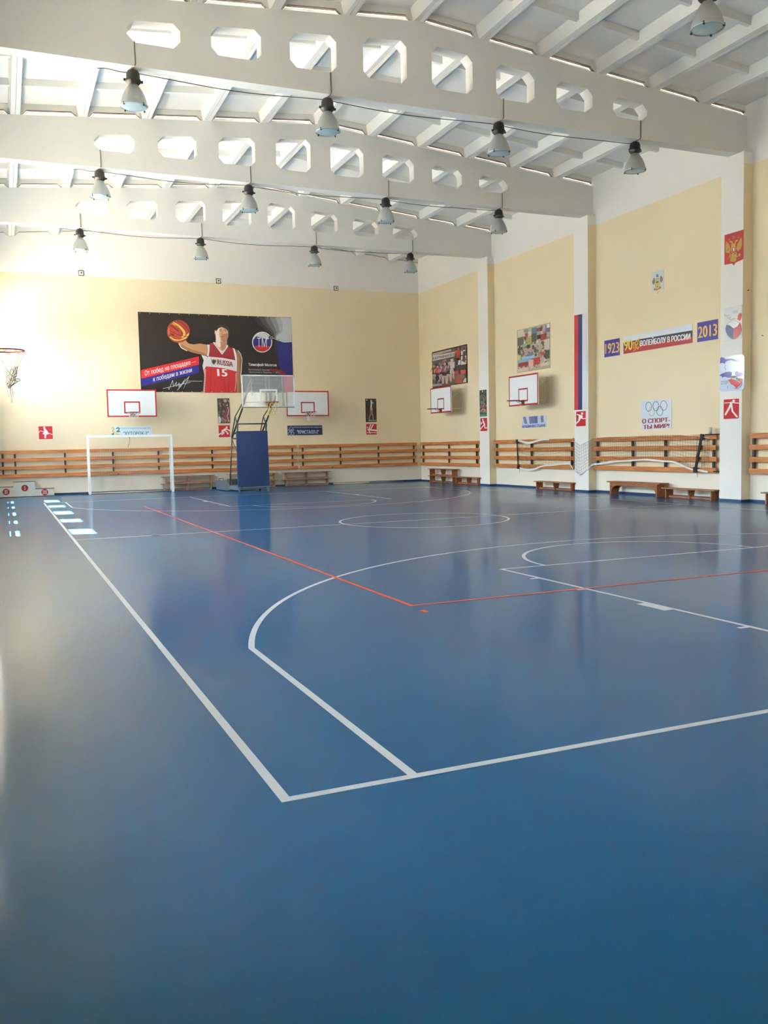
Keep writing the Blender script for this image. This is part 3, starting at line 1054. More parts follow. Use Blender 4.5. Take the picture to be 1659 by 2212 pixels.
# ------------------------------------------------------------------ mobile basketball stand
root = thing('basketball_stand', 'mobile basketball stand with clear backboard and blue padded front', 'basketball stand', (7.29, 28.6, 0))
o = root.location
XL, XR = 6.78, 7.85
PX0, PX1 = 6.72, 7.87
g = MB()
for x in (PX0 + 0.04, PX1 - 0.04):
    g.box(x - 0.04, x + 0.04, 27.95, 30.35, 0.07, 0.17, M_TRUCK)
g.box(PX0, PX1, 30.25, 30.35, 0.07, 0.17, M_TRUCK)
g.box(PX0, PX1, 28.05, 28.15, 0.09, 0.15, M_TRUCK)
for x in (PX0 + 0.03, PX1 - 0.03):
    g.box(x - 0.03, x + 0.03, 27.90, 27.97, 0.0, 0.20, M_TRUCK)
for x in (PX0 + 0.2, PX1 - 0.2):
    for y in (28.5, 30.1):
        g.tube([(x - 0.03, y, 0.06), (x + 0.03, y, 0.06)], 0.06, M_DARK, 14)
bf = g.obj('base_frame', root, o)
g = MB()
g.hexa([(6.56, 29.3, 0.02), (PX1 - 0.05, 29.3, 0.02), (PX1 - 0.05, 30.9, 0.02), (6.56, 30.9, 0.02), (6.56, 29.4, 0.20), (PX1 - 0.05, 29.4, 0.20), (PX1 - 0.05, 30.9, 0.36), (6.56, 30.9, 0.36)], M_TRUCK)
g.tube([(6.66, 30.8, 0.36), (6.66, 30.8, 0.43), (6.84, 30.8, 0.43), (6.84, 30.8, 0.36)], 0.012, M_STEEL, 6)
g.box(6.85, 7.7, 29.5, 30.3, 0.18, 0.42, mat('dark_ballast_block', (58, 62, 68), 0.7))
g.obj('ballast_box', root, o)
g = MB()
NX, NZ = 10, 16
Z0, Z1 = 0.19, 2.22
def padp(u, v):
    x = PX0 + (PX1 - PX0) * u + 0.03 * (1 - v) * (u - 0.2)
    z = Z0 + (Z1 - Z0) * v
    bulge = 0.025 * sin(pi * u) * sin(pi * v) + 0.006 * sin(9 * u + 5 * v) * sin(7 * v)
    return (x, 27.93 - bulge, z)
for i in range(NX):
    for j in range(NZ):
        b = len(g.v)
        g.v += [padp(i / NX, j / NZ), padp((i + 1) / NX, j / NZ), padp((i + 1) / NX, (j + 1) / NZ), padp(i / NX, (j + 1) / NZ)]
        g.face([b, b + 1, b + 2, b + 3], M_PAD, True)
g.box(PX0, PX1, 27.94, 28.06, Z0, Z1, M_PAD)
g.obj('front_pad', root, o)
BYD = 24.96
for x in (XL, XR):
    g = MB()
    xi = x + (0.05 if x == XL else -0.05)
    xb = 6.80 if x == XL else 7.42
    g.tube([(x, 29.50, 0.17), (x, 28.92, 2.0)], 0.025, M_GREEN, 8)
    g.tube([(x, 28.92, 2.0), (x, 27.2, 3.02), (xb - (0.25 if x == XL else -0.2), BYD + 0.10, 3.86)], 0.033, M_GREEN, 8)
    g.tube([(x, 28.98, 2.02), (x, 28.32, 2.77), (x, 27.27, 3.15), (xb, BYD + 0.6, 3.9)], 0.02, M_GREEN, 8)
    g.tube([(x, 28.32, 2.77), (x, 28.1, 2.5)], 0.018, M_GREEN, 6)
    g.tube([(x, 28.8, 2.1), (x, 28.02, 2.2)], 0.025, M_STEEL, 8)
    g.tube([(x, 28.85, 1.97), (x, 28.02, 1.95)], 0.025, M_STEEL, 8)
    g.tube([(x, 28.9, 1.92), (x, 28.06, 1.35)], 0.018, M_GREEN, 8)
    g.tube([(x, 27.92, 2.48), (x, 28.05, 2.15)], 0.02, M_GREEN, 8)
    g.tube([(x, 28.1, 2.62), (x, 28.05, 1.95)], 0.02, M_GREEN, 8)
    g.obj('truss', root, o)
g = MB()
g.tube([(XL, 27.95, 2.48), (XR, 27.95, 2.48)], 0.024, M_GREEN, 8)
g.tube([(XL, 28.06, 2.15), (XR, 28.06, 2.15)], 0.024, M_GREEN, 8)
g.tube([(XL, 29.5, 0.2), (XR, 29.5, 0.2)], 0.02, M_GREEN, 8)
g.obj('crossbar', root, o)
M_SUP = mat('grey_support_tube', (132, 132, 130), 0.45, 0.3)
bx0, bx1, bz0, bz1 = 6.20, 8.02, 2.95, 4.00
g = MB()
g.box(bx0, bx1, BYD - 0.006, BYD + 0.006, bz0, bz1, M_ACRYL)
bd = g.obj('clear_board', root, o)
bd['label'] = 'clear hazy backboard sheet'
g = MB()
for a, b, c_, d in ((bx0, bx1, bz1 - 0.035, bz1), (bx0, bx1, bz0, bz0 + 0.02), (bx0, bx0 + 0.045, bz0, bz1), (bx1 - 0.04, bx1, bz0, bz1)):
    g.box(a, b, BYD - 0.014, BYD - 0.007, c_, d, M_BOARD)
for a, b, c_, d in ((6.81, 7.41, 3.48, 3.53), (6.81, 6.86, 3.10, 3.48), (7.36, 7.41, 3.10, 3.48)):
    g.box(a, b, BYD - 0.014, BYD - 0.007, c_, d, M_BOARD)
g.obj('white_border', bd, o)
g = MB()
for x in (7.05, 7.17):
    g.bar((x, BYD + 0.06, 3.02), (x, BYD + 0.06, 3.98), 0.045, 0.05, M_SUP)
g.bar((6.26, BYD + 0.05, 3.09), (7.10, BYD + 0.05, 3.12), 0.03, 0.03, M_SUP)
g.bar((6.85, BYD + 0.05, 3.46), (7.36, BYD + 0.05, 3.45), 0.035, 0.035, M_SUP)
g.bar((6.55, BYD + 0.05, 3.98), (7.62, BYD + 0.05, 3.96), 0.035, 0.035, M_SUP)
g.bar((7.60, BYD + 0.05, 3.96), (7.63, BYD + 0.05, 3.04), 0.035, 0.035, M_SUP)
g.bar((6.55, BYD + 0.05, 3.90), (6.57, BYD + 0.05, 3.32), 0.03, 0.03, M_SUP)
g.box(7.58, 7.67, BYD + 0.01, BYD + 0.06, 2.99, 3.06, M_SUP)
g.bar((6.26, BYD + 0.05, 3.0), (6.26, BYD + 0.25, 2.9), 0.03, 0.03, M_SUP)
g.bar((6.22, BYD + 0.02, 2.935), (8.0, BYD + 0.02, 2.94), 0.04, 0.03, M_SUP)
g.obj('board_support', root, o)
hoop(root, Vector((7.11, BYD - 0.012, 3.075)) - o, Vector((7.11, BYD - 0.39, 3.085)) - o, 0.225, M_ROPEY, 0.44, 0.52)

# ------------------------------------------------------------------ volleyball net draped along the right wall
def interp(tab, y):
    for (a, u), (b, v) in zip(tab, tab[1:]):
        if b <= y <= a:
            t = (a - y) / (a - b)
            t = t * t * (3 - 2 * t)
            return u + (v - u) * t
    return tab[-1][1]
N_TOP = [(23.32, 1.66), (22.57, 1.57), (21.6, 1.68), (19.95, 1.68), (19.70, 1.57), (19.37, 1.46), (19.02, 1.55), (18.85, 1.68), (18.04, 1.70), (15.6, 1.73), (14.53, 1.67), (13.97, 1.60)]
N_BOT = [(23.24, 0.70), (22.58, 0.63), (21.44, 0.80), (20.19, 0.88), (19.88, 0.68), (19.70, 0.66), (19.43, 0.55), (19.0, 0.72), (18.85, 0.87), (17.7, 0.97), (16.48, 1.02), (15.49, 0.98), (14.44, 0.76), (14.02, 0.72)]
N_X = [(23.4, WX - 0.165), (20.0, WX - 0.165), (19.72, FX - 0.03), (19.36, FX - 0.05), (18.99, FX - 0.03), (18.8, WX - 0.165), (13.9, WX - 0.165)]
root = thing('volleyball_net', 'volleyball net with white tapes draped over the wall guards and flag pillar', 'net', (WX - 0.165, 18.7, 0.6))
o = root.location
g = MB()
ys_ = [23.28 - 0.1 * k for k in range(93)] + [14.02]
rows = 9
grid = []
for y in ys_:
    zt_, zb_ = interp(N_TOP, y), interp(N_BOT, min(y, 23.24))
    x = interp(N_X, y)
    grid.append([Vector((x - 0.01 * sin(3 * y + j), y, zb_ + (zt_ - zb_) * j / rows)) for j in range(rows + 1)])
for col in grid:
    g.tube(col, 0.0026, M_NETD, 3, cap=False)
for j in range(rows + 1):
    g.tube([c_[j] for c_ in grid], 0.0026, M_NETD, 3, cap=False)
nm = g.obj('netting', root, o)
nm['kind'] = 'stuff'
def tape(edge, w, name, y0, y1, th):
    g = MB()
    n = 90
    for k in range(n):
        a, b = y0 + (y1 - y0) * k / n, y0 + (y1 - y0) * (k + 1) / n
        za, zb_ = interp(edge, a), interp(edge, b)
        xa, xb_ = interp(N_X, a) - 0.012, interp(N_X, b) - 0.012
        g.hexa([(xa - th, a, za - w / 2), (xb_ - th, b, zb_ - w / 2), (xb_, b, zb_ - w / 2), (xa, a, za - w / 2), (xa - th, a, za + w / 2), (xb_ - th, b, zb_ + w / 2), (xb_, b, zb_ + w / 2), (xa, a, za + w / 2)], M_TAPE)
    g.obj(name, root, o)
tape(N_TOP, 0.07, 'top_tape', 23.28, 21.3, 0.004)
tape(N_TOP, 0.012, 'top_cord', 21.3, 14.0, 0.01)
tape(N_BOT, 0.05, 'bottom_tape', 23.22, 19.95, 0.004)
tape(N_BOT, 0.035, 'bottom_tape', 19.95, 18.9, 0.004)
tape(N_BOT, 0.05, 'bottom_tape', 18.9, 14.05, 0.004)
M_STRAP = mat('black_strap', (24, 22, 22), 0.7)
for ya, za, yb_, zb_, w in ((23.3, 1.70, 23.24, 0.66, 0.05), (14.25, 1.70, 14.5, 0.70, 0.085)):
    g = MB()
    xx = WX - 0.19
    g.bar((xx, ya, za), (xx, yb_, zb_), w, 0.02, M_STRAP, up=(1, 0, 0))
    g.box(xx - 0.02, xx + 0.02, ya - 0.05, ya + 0.05, za - 0.14, za, M_STRAP)
    g.box(xx - 0.02, xx + 0.02, yb_ - 0.07, yb_ + 0.05, zb_, zb_ + 0.14, M_STRAP)
    g.tube([(xx, yb_ - 0.09, za - 0.05), (xx - 0.01, yb_ - 0.05, 1.1), (xx, yb_ - 0.10, zb_ - 0.13)], 0.006, M_STRAP, 4)
    g.obj('end_strap', root, o)

# small fittings: bracket and cup by the nearest pillar, wall hooks, floor sockets, pole on the floor
root = thing('net_bracket', 'black steel net bracket with a pale cup beside the nearest pillar', 'bracket', (WX - 0.1, 13.75, 1.6))
o = root.location
g = MB()
g.box(WX - 0.19, WX - 0.145, 13.55, 14.15, 1.67, 1.70, M_STRAP)
g.box(WX - 0.19, WX - 0.145, 13.55, 13.85, 0.72, 0.75, M_STRAP)
g.obj('arm', root, o)
g = MB()
g.lathe([(0.0, 0), (0.045, 0), (0.045, 0.17), (0.038, 0.17), (0.038, 0.01)], (WX - 0.165, 13.98, 1.70), mat('pale_plastic_cup', (206, 200, 188), 0.5), 16)
g.obj('cup', root, o)
for k, (px, py, w) in enumerate(((1613, 628, 'on the side of the nearest pillar'), (1647, 725, 'at the right edge, past the nearest pillar'))):
    c = onx(px, py, WX - 0.03) if k else Vector((WX - 0.14, 12.81, onx(px, py, WX - 0.14).z))
    g = MB()
    if k == 0:
        g.tube([(c.x, 12.81, c.z), (c.x, 12.77, c.z), (c.x, 12.76, c.z + 0.02)], 0.009, M_DARK, 6)
    else:
        g.tube([(WX, c.y, c.z), (WX - 0.04, c.y, c.z), (WX - 0.05, c.y, c.z + 0.02)], 0.009, M_DARK, 6)
    tag(g.obj('wall_hook', None, c), 'tiny dark hook %s' % w, 'hook')
for x, w in ((1.455, 'near the left sideline'), (12.38, 'toward the right wall')):
    g = MB()
    g.box(x - 0.075, x + 0.075, CL / 2 - 0.09, CL / 2 - 0.03, 0.0, 0.004, M_STEEL)
    g.box(x - 0.06, x + 0.06, CL / 2 - 0.08, CL / 2 - 0.04, 0.004, 0.006, mat('blue_socket_lid', (40, 86, 136), 0.4))
    tag(g.obj('floor_socket', None, (x, CL / 2 - 0.06, 0)), 'small metal-edged floor socket on the halfway line %s' % w, 'floor socket', 'net post sockets')
for x0, x1, z, yy, w in ((11.65, 13.3, 0.03, 31.44, 'left'), (13.2, 14.9, 0.022, 31.49, 'right')):
    g = MB()
    g.tube([(x0, yy, z), (x1, yy - 0.01, z)], z, M_BRK if w == 'left' else M_SUP, 10)
    tag(g.obj('floor_pole', None, ((x0 + x1) / 2, yy, z)), 'pale pole lying along the end wall, %s' % ('nearer the benches' if w == 'left' else 'nearer the corner'), 'pole', 'poles lying by the end wall')

# ------------------------------------------------------------------ posters and signs (flat prints on thin sheets)
_txt = {}
def glyphs(body):
    key = body
    if key in _txt:
        return _txt[key]
    c = bpy.data.curves.new('lettering', 'FONT')
    c.body = body
    c.resolution_u = 2
    c.fill_mode = 'NONE'
    o = bpy.data.objects.new('lettering', c)
    COL.objects.link(o)
    dg = bpy.context.evaluated_depsgraph_get()
    dg.update()
    ev = o.evaluated_get(dg)
    m = ev.to_mesh()
    V = [(v.co.x, v.co.y) for v in m.vertices]
    E = [tuple(e_.vertices) for e_ in m.edges]
    ev.to_mesh_clear()
    bpy.data.objects.remove(o)
    bpy.data.curves.remove(c)
    # walk the outlines, triangulate, keep what lies inside by winding number
    nxt = {}
    for a, b in E:
        nxt.setdefault(a, []).append(b)
        nxt.setdefault(b, []).append(a)
    seen, loops = set(), []
    for s in range(len(V)):
        if s in seen or s not in nxt:
            continue
        L, cur = [s], s
        seen.add(s)
        while True:
            n = [k for k in nxt[cur] if k not in seen]
            if not n:
                break
            cur = cur + 1 if cur + 1 in n else n[0]
            L.append(cur)
            seen.add(cur)
        loops.append([V[k] for k in L])
    def wind(x, y):
        w = 0
        for L in loops:
            for (ax, ay), (bx, by) in zip(L, L[1:] + L[:1]):
                if (ay <= y) != (by <= y):
                    cr = (bx - ax) * (y - ay) - (x - ax) * (by - ay)
                    if ay <= y and cr > 0:
                        w += 1
                    elif by <= y and cr < 0:
                        w -= 1
        return w
    r = delaunay_2d_cdt([Vector(v) for v in V], E, [], 0, 1e-6)
    V = [(v.x, v.y) for v in r[0]]
    Fc = [list(f) for f in r[2] if wind(sum(V[i][0] for i in f) / len(f), sum(V[i][1] for i in f) / len(f))]
    x0, x1 = min(v[0] for v in V), max(v[0] for v in V)
    y0, y1 = min(v[1] for v in V), max(v[1] for v in V)
    V = [((x - x0) / (x1 - x0), (y - y0) / (y1 - y0)) for x, y in V]
    _txt[key] = (V, Fc)
    return _txt[key]

class Art:
    """a printed sheet on a wall; drawn in the coordinates of a plan of its face"""
    def __init__(self, axis, wall, th=0.010):
        self.axis, self.wall, self.th = axis, wall, th
        self.mb = MB()
        self.org, self.sc = (0, 0), 1.0
        self.layer = 0
    def plan(self, org, sc):
        self.org, self.sc = org, sc
        return self
    def P(self, p, lift=None):
        px, py = self.org[0] + p[0] / self.sc, self.org[1] + p[1] / self.sc
        d = self.th + 0.0003 * (self.layer if lift is None else lift)
        if self.axis == 'y':
            q = ony(px, py, self.wall)
            q.y = self.wall - d
        else:
            q = onx(px, py, self.wall)
            q.x = self.wall - d
        return q
    def sheet(self, a, b, z0, z1, col, rough=0.35, pts=None):
        """plain sheet from a to b along the wall (left to right), z0 to z1; or any outline as (along, z)"""
        m = ink(col, rough)
        pts = pts or [(a, z0), (b, z0), (b, z1), (a, z1)]
        g = self.mb
        w = self.wall
        f = (lambda u, z, d: (u, w - d, z)) if self.axis == 'y' else (lambda u, z, d: (w - d, u, z))
        n = len(pts)
        base = len(g.v)
        g.v += [f(u, z, 0.001) for u, z in pts] + [f(u, z, self.th) for u, z in pts]
        g.face([base + k for k in range(n)][::-1], m)
        g.face([base + n + k for k in range(n)], m)
        for k in range(n):
            k2 = (k + 1) % n
            g.face([base + k, base + k2, base + n + k2, base + n + k], m)
        us = [u for u, z in pts]
        zs = [z for u, z in pts]
        self.mid = ((min(us) + max(us)) / 2, (min(zs) + max(zs)) / 2)
        self.rough = rough
        return self
    def poly(self, pts, col, layer=None):
        self.layer += 1
        self.mb.poly([self.P(p) for p in pts], ink(col, self.rough))
        return self
    def ell(self, c, rx, ry, col, n=32):
        return self.poly([(c[0] + rx * cos(2 * pi * k / n), c[1] + ry * sin(2 * pi * k / n)) for k in range(n)], col)
    def ring(self, c, rx, ry, w, col, n=36, a0=0, a1=2 * pi):
        self.layer += 1
        m = ink(col, self.rough)
        for k in range(n):
            a, b = a0 + (a1 - a0) * k / n, a0 + (a1 - a0) * (k + 1) / n
            self.mb.poly([self.P((c[0] + r_ * cos(t), c[1] + s_ * sin(t))) for r_, s_, t in ((rx, ry, a), (rx, ry, b), (rx - w, ry - w, b), (rx - w, ry - w, a))], m)
        return self
    def line(self, pts, w, col, dots=True):
        self.layer += 1
        m = ink(col, self.rough)
        for (x0, y0), (x1, y1) in zip(pts, pts[1:]):
            L = math.hypot(x1 - x0, y1 - y0) or 1
            nx, ny = -(y1 - y0) / L * w / 2, (x1 - x0) / L * w / 2
            self.mb.poly([self.P(q) for q in ((x0 + nx, y0 + ny), (x1 + nx, y1 + ny), (x1 - nx, y1 - ny), (x0 - nx, y0 - ny))], m)
        if dots:
            self.layer += 0.3
            for (x, y) in pts:
                self.mb.poly([self.P((x + w / 2 * cos(2 * pi * k / 10), y + w / 2 * sin(2 * pi * k / 10))) for k in range(10)], m)
        return self
    def text(self, body, tl, tr, bl, col, bold=0.0):
        """lettering stretched into the parallelogram with these corners"""
        self.layer += 1
        V, Fc = glyphs(body)
        m = ink(col, self.rough)
        n = len(body)
        for s in ((0,) if bold < 0.011 else (-1, 0, 1)):        # heavier strokes: the same letters printed again beside themselves
            self.layer += 0.2
            A, B, C = self.P(tl), self.P(tr), self.P(bl)
            sh = (B - A) * (s * bold * 2.2 / n)
            for f in Fc:
                self.mb.poly([C + sh + (B - A) * V[i][0] + (A - C) * V[i][1] for i in f], m)
        return self
    def obj(self, name, label, cat, group=None):
        u, z = self.mid
        org = (u, self.wall, z) if self.axis == 'y' else (self.wall, u, z)
        return tag(self.mb.obj(name, None, org), label, cat, group)

def rnd_rect(a, b, z0, z1, r=0.03, n=4):
    s = 1 if b > a else -1
    pts = []
    for cx, cz, q in ((b - s * r, z0 + r, 3), (b - s * r, z1 - r, 0), (a + s * r, z1 - r, 1), (a + s * r, z0 + r, 2)):
        for k in range(n + 1):
            t = q * pi / 2 + (pi / 2) * k / n
            pts.append((cx + s * r * cos(t), cz + r * sin(t)))
    return pts

WHT, REDS, BLK = (236, 232, 232), (190, 34, 44), (24, 22, 24)
PW = (238, 226, 226)

# --- big basketball banner on the end wall
A = Art('y', WY, 0.012)
A.sheet(3.92, 10.05, 3.85, 6.905, (34, 26, 26), 0.4)
A.plan((280, 640), 4.1475)
for k, g_ in enumerate(((52, 46, 46), (78, 74, 74), (108, 106, 106), (140, 140, 142), (168, 169, 172), (190, 191, 194))):
    i = 28 * k
    A.poly([(1110 + i * 1.7, 186 + k), (1449, 196), (1451, 408), (1400, 414), (1350, 402), (1310, 382), (1282 + i * .25, 360), (1240 + i * .9, 320), (1150 + i * 1.6, 250)], g_)
for k, g_ in enumerate(((40, 30, 44), (36, 32, 70), (34, 34, 96), (32, 34, 112))):
    i = 26 * k
    A.poly([(1282 + i * .6, 372 + i * .2), (1310 + i * .4, 392), (1352, 406), (1400, 415), (1452, 408), (1457, 700), (1400, 708), (1372 - 8 * k, 690), (1345, 640), (1320 + i * .2, 560), (1296 + i * .5, 450)], g_)
A.poly([(1225, 655), (1310, 650), (1380, 668), (1402, 706), (1458, 702), (1459, 856), (1388, 858), (1380, 730), (1330, 690)], (120, 34, 40))
A.poly([(1376, 716), (1458, 703), (1459, 856), (1388, 858)], (206, 46, 50))
A.line([(1282, 372), (1330, 396), (1384, 412), (1452, 408)], 5, (206, 206, 210))
# slogan bands
A.poly([(103, 662), (620, 539), (622, 612), (104, 738)], (214, 36, 44))
A.poly([(104, 738), (622, 612), (621, 688), (106, 808)], (40, 36, 130))
A.text('От побед на площадке —', (134, 668), (592, 556), (137, 722), WHT, 0.012)
A.text('к победам в жизни', (210, 722), (556, 636), (212, 774), WHT, 0.012)
A.line([(298, 826), (345, 818), (352, 838), (385, 752), (392, 812), (420, 768), (415, 810), (446, 776), (438, 812), (470, 780), (455, 815), (500, 738), (424, 846), (534, 716), (478, 832), (515, 760), (650, 762)], 4, (204, 200, 200), False)
A.line([(340, 818), (440, 792), (545, 772)], 4, (204, 200, 200), False)
# outstretched arm
SK, SK2, SK3, SKL = (196, 146, 108), (168, 114, 80), (136, 88, 62), (236, 214, 196)
A.poly([(436, 420), (470, 404), (505, 402), (530, 424), (575, 432), (625, 424), (680, 432), (712, 446), (700, 520), (684, 552), (660, 526), (620, 518), (560, 505), (515, 486), (468, 462)], SK)
A.poly([(470, 460), (515, 486), (560, 505), (620, 518), (660, 526), (684, 552), (690, 520), (640, 500), (560, 478), (505, 455), (470, 430), (452, 436)], SK2)
A.line([(440, 424), (462, 462), (515, 490)], 7, SKL, False)
A.poly([(436, 420), (450, 396), (480, 392), (508, 398), (505, 412), (470, 426)], SK)
# ball
A.ell((436, 315), 103, 102, (168, 56, 46))
A.poly([(345, 270), (372, 234), (395, 246), (420, 262), (450, 282), (470, 320), (470, 360), (450, 395), (420, 408), (385, 395), (352, 360), (340, 315)], (182, 66, 52))
A.line([(384, 238), (430, 262), (470, 296), (492, 330), (486, 356), (468, 372)], 22, (222, 196, 88), False)
A.line([(360, 360), (400, 390), (450, 392), (500, 372), (526, 340)], 16, (222, 196, 88), False)
A.line([(468, 372), (500, 376), (530, 330)], 8, (222, 196, 88), False)
for q in ([(338, 290), (380, 320), (430, 345), (480, 358), (536, 362)], [(380, 236), (430, 270), (466, 312), (470, 350)], [(350, 348), (400, 382), (450, 386), (500, 362)], [(420, 218), (470, 240), (510, 280), (534, 320)]):
    A.line(q, 4, (64, 26, 24), False)
A.line([(366, 262), (392, 278), (420, 300), (440, 316)], 10, (104, 40, 34), False)
A.line([(365, 336), (400, 352)], 14, (110, 42, 36), False)
A.ell((350, 316), 9, 34, (196, 108, 90))
# player
A.plan((420, 680), 7.541)
A.poly([(665, 565), (705, 578), (748, 640), (772, 720), (765, 860), (752, 1000), (770, 1270), (686, 1270), (684, 760)], (142, 96, 70))
A.poly([(690, 600), (720, 620), (738, 720), (730, 900), (722, 1270), (690, 1270), (686, 800)], (170, 118, 88))
A.line([(706, 580), (750, 640), (773, 722), (764, 880), (752, 990), (762, 1120)], 9, (236, 234, 236), False)
A.poly([(340, 420), (345, 470), (330, 470), (310, 456), (300, 500), (445, 650), (545, 530), (525, 480), (530, 400)], SK)
A.poly([(110, 652), (225, 692), (236, 674), (450, 700), (664, 740), (690, 925), (450, 868), (190, 842), (172, 868), (140, 895), (130, 830), (150, 742)], (226, 222, 226))
A.poly([(245, 470), (300, 456), (440, 640), (540, 520), (622, 542), (664, 742), (450, 702), (232, 682), (240, 600)], (156, 40, 50))
A.poly([(190, 840), (450, 866), (690, 925), (682, 1270), (140, 1270), (178, 900)], (196, 44, 48))
for a_, b_ in (((268, 860), (250, 1265)), ((560, 900), (548, 1265)), ((480, 1030), (500, 1265)), ((330, 1100), (318, 1265))):
    A.line([a_, ((a_[0] + b_[0]) / 2 + 8, (a_[1] + b_[1]) / 2), b_], 12, (170, 34, 40), False)
A.poly([(140, 895), (172, 868), (186, 905), (184, 1000), (168, 1270), (136, 1270), (155, 1080), (160, 980)], (212, 150, 150))
rnd = random.Random(2)
for k in range(26):
    y_ = 905 + 14 * k
    x_ = 172 - 0.06 * (y_ - 900)
    A.line([(x_ - 12, y_), (x_ + 10, y_ + 12)], 4, (236, 226, 226) if k % 2 else (190, 50, 54), False)
A.poly([(664, 960), (688, 930), (684, 1080), (662, 1250), (650, 1250), (668, 1090)], (204, 150, 120))
A.poly([(205, 486), (246, 490), (240, 600), (226, 692), (204, 664), (220, 580)], (232, 228, 230))
A.poly([(620, 538), (652, 556), (680, 640), (690, 760), (686, 922), (664, 742), (640, 620)], (232, 228, 230))
A.line([(306, 456), (340, 462), (446, 606), (530, 498), (540, 512), (448, 640), (318, 470)], 16, (236, 232, 234))
A.line([(268, 690), (285, 860)], 3, (160, 150, 154), False)
# head
A.poly([(345, 440), (342, 340), (324, 296), (330, 252), (350, 262), (362, 236), (398, 190), (470, 190), (540, 258), (552, 330), (540, 385), (528, 420), (526, 480), (505, 545), (450, 596), (398, 548), (352, 500)], (208, 164, 132))
A.poly([(346, 440), (342, 330), (352, 268), (382, 214), (420, 196), (404, 260), (400, 330), (420, 400), (432, 470), (420, 520), (398, 540), (352, 500)], (240, 222, 208))
A.poly([(440, 330), (470, 320), (520, 300), (545, 320), (538, 390), (520, 440), (470, 444), (430, 410)], (184, 128, 96))
A.poly([(420, 440), (520, 445), (525, 490), (500, 550), (450, 590), (430, 540)], (186, 134, 104))
A.poly([(330, 252), (340, 232), (356, 224), (366, 250), (352, 300), (344, 330), (326, 300)], (232, 208, 190))
A.poly([(328, 248), (345, 214), (362, 190), (392, 164), (430, 158), (452, 166), (500, 164), (546, 184), (578, 224), (586, 276), (572, 336), (552, 372), (548, 330), (545, 268), (520, 240), (482, 218), (440, 200), (410, 212), (388, 222), (370, 248), (354, 268)], (58, 44, 40))
A.line([(398, 246), (420, 238), (442, 246)], 7, (74, 50, 40), False)
A.line([(474, 250), (500, 244), (528, 254)], 7, (74, 50, 40), False)
A.ell((424, 262), 11, 5, (60, 44, 40))
A.ell((504, 266), 11, 5, (60, 44, 40))
A.line([(452, 262), (446, 300), (436, 320), (452, 328), (470, 322)], 7, (164, 108, 80), False)
A.line([(416, 352), (440, 360), (474, 354)], 9, (172, 84, 76), False)
A.ell((445, 392), 20, 6, (196, 146, 116))
# jersey lettering
A.plan((420, 680), 7.541)
A.text('RUSSIA', (372, 728), (620, 766), (372, 812), (140, 40, 52), 0.03)
A.text('15', (370, 882), (522, 890), (378, 1000), WHT, 0.05)
A.poly([(272, 724), (290, 740), (312, 722), (336, 742), (354, 728), (350, 770), (330, 790), (322, 812), (300, 808), (282, 780)], (104, 92, 74))
A.poly([(300, 750), (328, 750), (324, 784), (312, 792), (302, 782)], (60, 56, 52))
# round mark
A.plan((280, 640), 4.1475)
A.ell((1185, 412), 90, 93, (232, 232, 236))
A.ell((1185, 412), 82, 85, (38, 38, 120))
A.poly([(1104, 394), (1112, 372), (1130, 348), (1155, 332), (1190, 327), (1225, 340), (1250, 366), (1252, 382), (1230, 388), (1180, 372), (1130, 360)], (206, 206, 212))
A.poly([(1112, 452), (1150, 440), (1185, 446), (1222, 440), (1258, 452), (1240, 478), (1210, 494), (1180, 497), (1148, 490), (1126, 474)], (204, 40, 46))
A.text('ТМ', (1140, 372), (1226, 372), (1140, 456), (226, 226, 232), 0.0)
A.ell((1262, 372), 20, 18, (34, 28, 34))
A.text('15', (1256, 360), (1280, 360), (1256, 384), (200, 200, 206), 0.02)
A.text('Тимофей Мозгов', (1062, 598), (1314, 604), (1062, 630), (226, 226, 230), 0.02)
A.text('Бронзовый призер', (1062, 646), (1252, 652), (1062, 668), (168, 166, 172), 0.01)
A.text('чемпионата Европы — 2011', (1064, 670), (1340, 676), (1064, 692), (168, 166, 172), 0.01)
A.text('Бронзовый призер', (1062, 712), (1252, 716), (1062, 730), (150, 148, 154), 0.01)
A.text('Олимпийских игр — 2012', (1064, 734), (1326, 738), (1064, 756), (150, 148, 154), 0.01)
A.text('Игрок НБА — с 2010', (1066, 770), (1284, 774), (1066, 790), (150, 148, 154), 0.01)
for k in range(16):
    A.ell((90 + 88 * k, 152 + 2.9 * k), 4, 4, (190, 180, 160), 8)
    A.ell((118 + 88 * k, 855), 4, 4, (190, 180, 160), 8)
A.obj('banner', 'big black banner of a basketball player in a red 15 jersey', 'banner')

# --- red pictogram plates
def plate(axis, wall, a, b, z0, z1, rough=0.3, col=REDS):
    A = Art(axis, wall, 0.008)
    A.sheet(a, b, z0, z1, col, rough, rnd_rect(a, b, z0, z1, 0.02))
    return A
A = plate('y', WY, 0.16, 0.64, 2.095, 2.57).plan((0, 920), 6.9125)
A.line([(576, 104), (600, 72), (628, 78), (664, 96)], 9, PW)
A.line([(716, 112), (745, 116), (788, 130)], 11, PW)
A.ell((660, 28), 17, 18, PW)
A.poly([(650, 46), (682, 44), (712, 84), (728, 108), (724, 124), (692, 134), (690, 184), (662, 186), (664, 134), (638, 120), (640, 106), (662, 98)], PW)
A.obj('pictogram_plate', 'red plate with a white figure and a curved bar, above the podium', 'pictogram', 'red sport pictograms')
A = plate('y', WY, 6.885, 7.34, 2.065, 2.535).plan((460, 850), 22.12)
A.line([(595, 1705), (450, 1795)], 100, PW)
A.line([(630, 1690), (740, 1740), (822, 1795)], 55, PW)
A.line([(590, 1790), (680, 1860)], 52, PW)
A.ell((705, 1915), 44, 44, PW)
A.line([(440, 1800), (440, 1870), (275, 1965)], 62, PW)
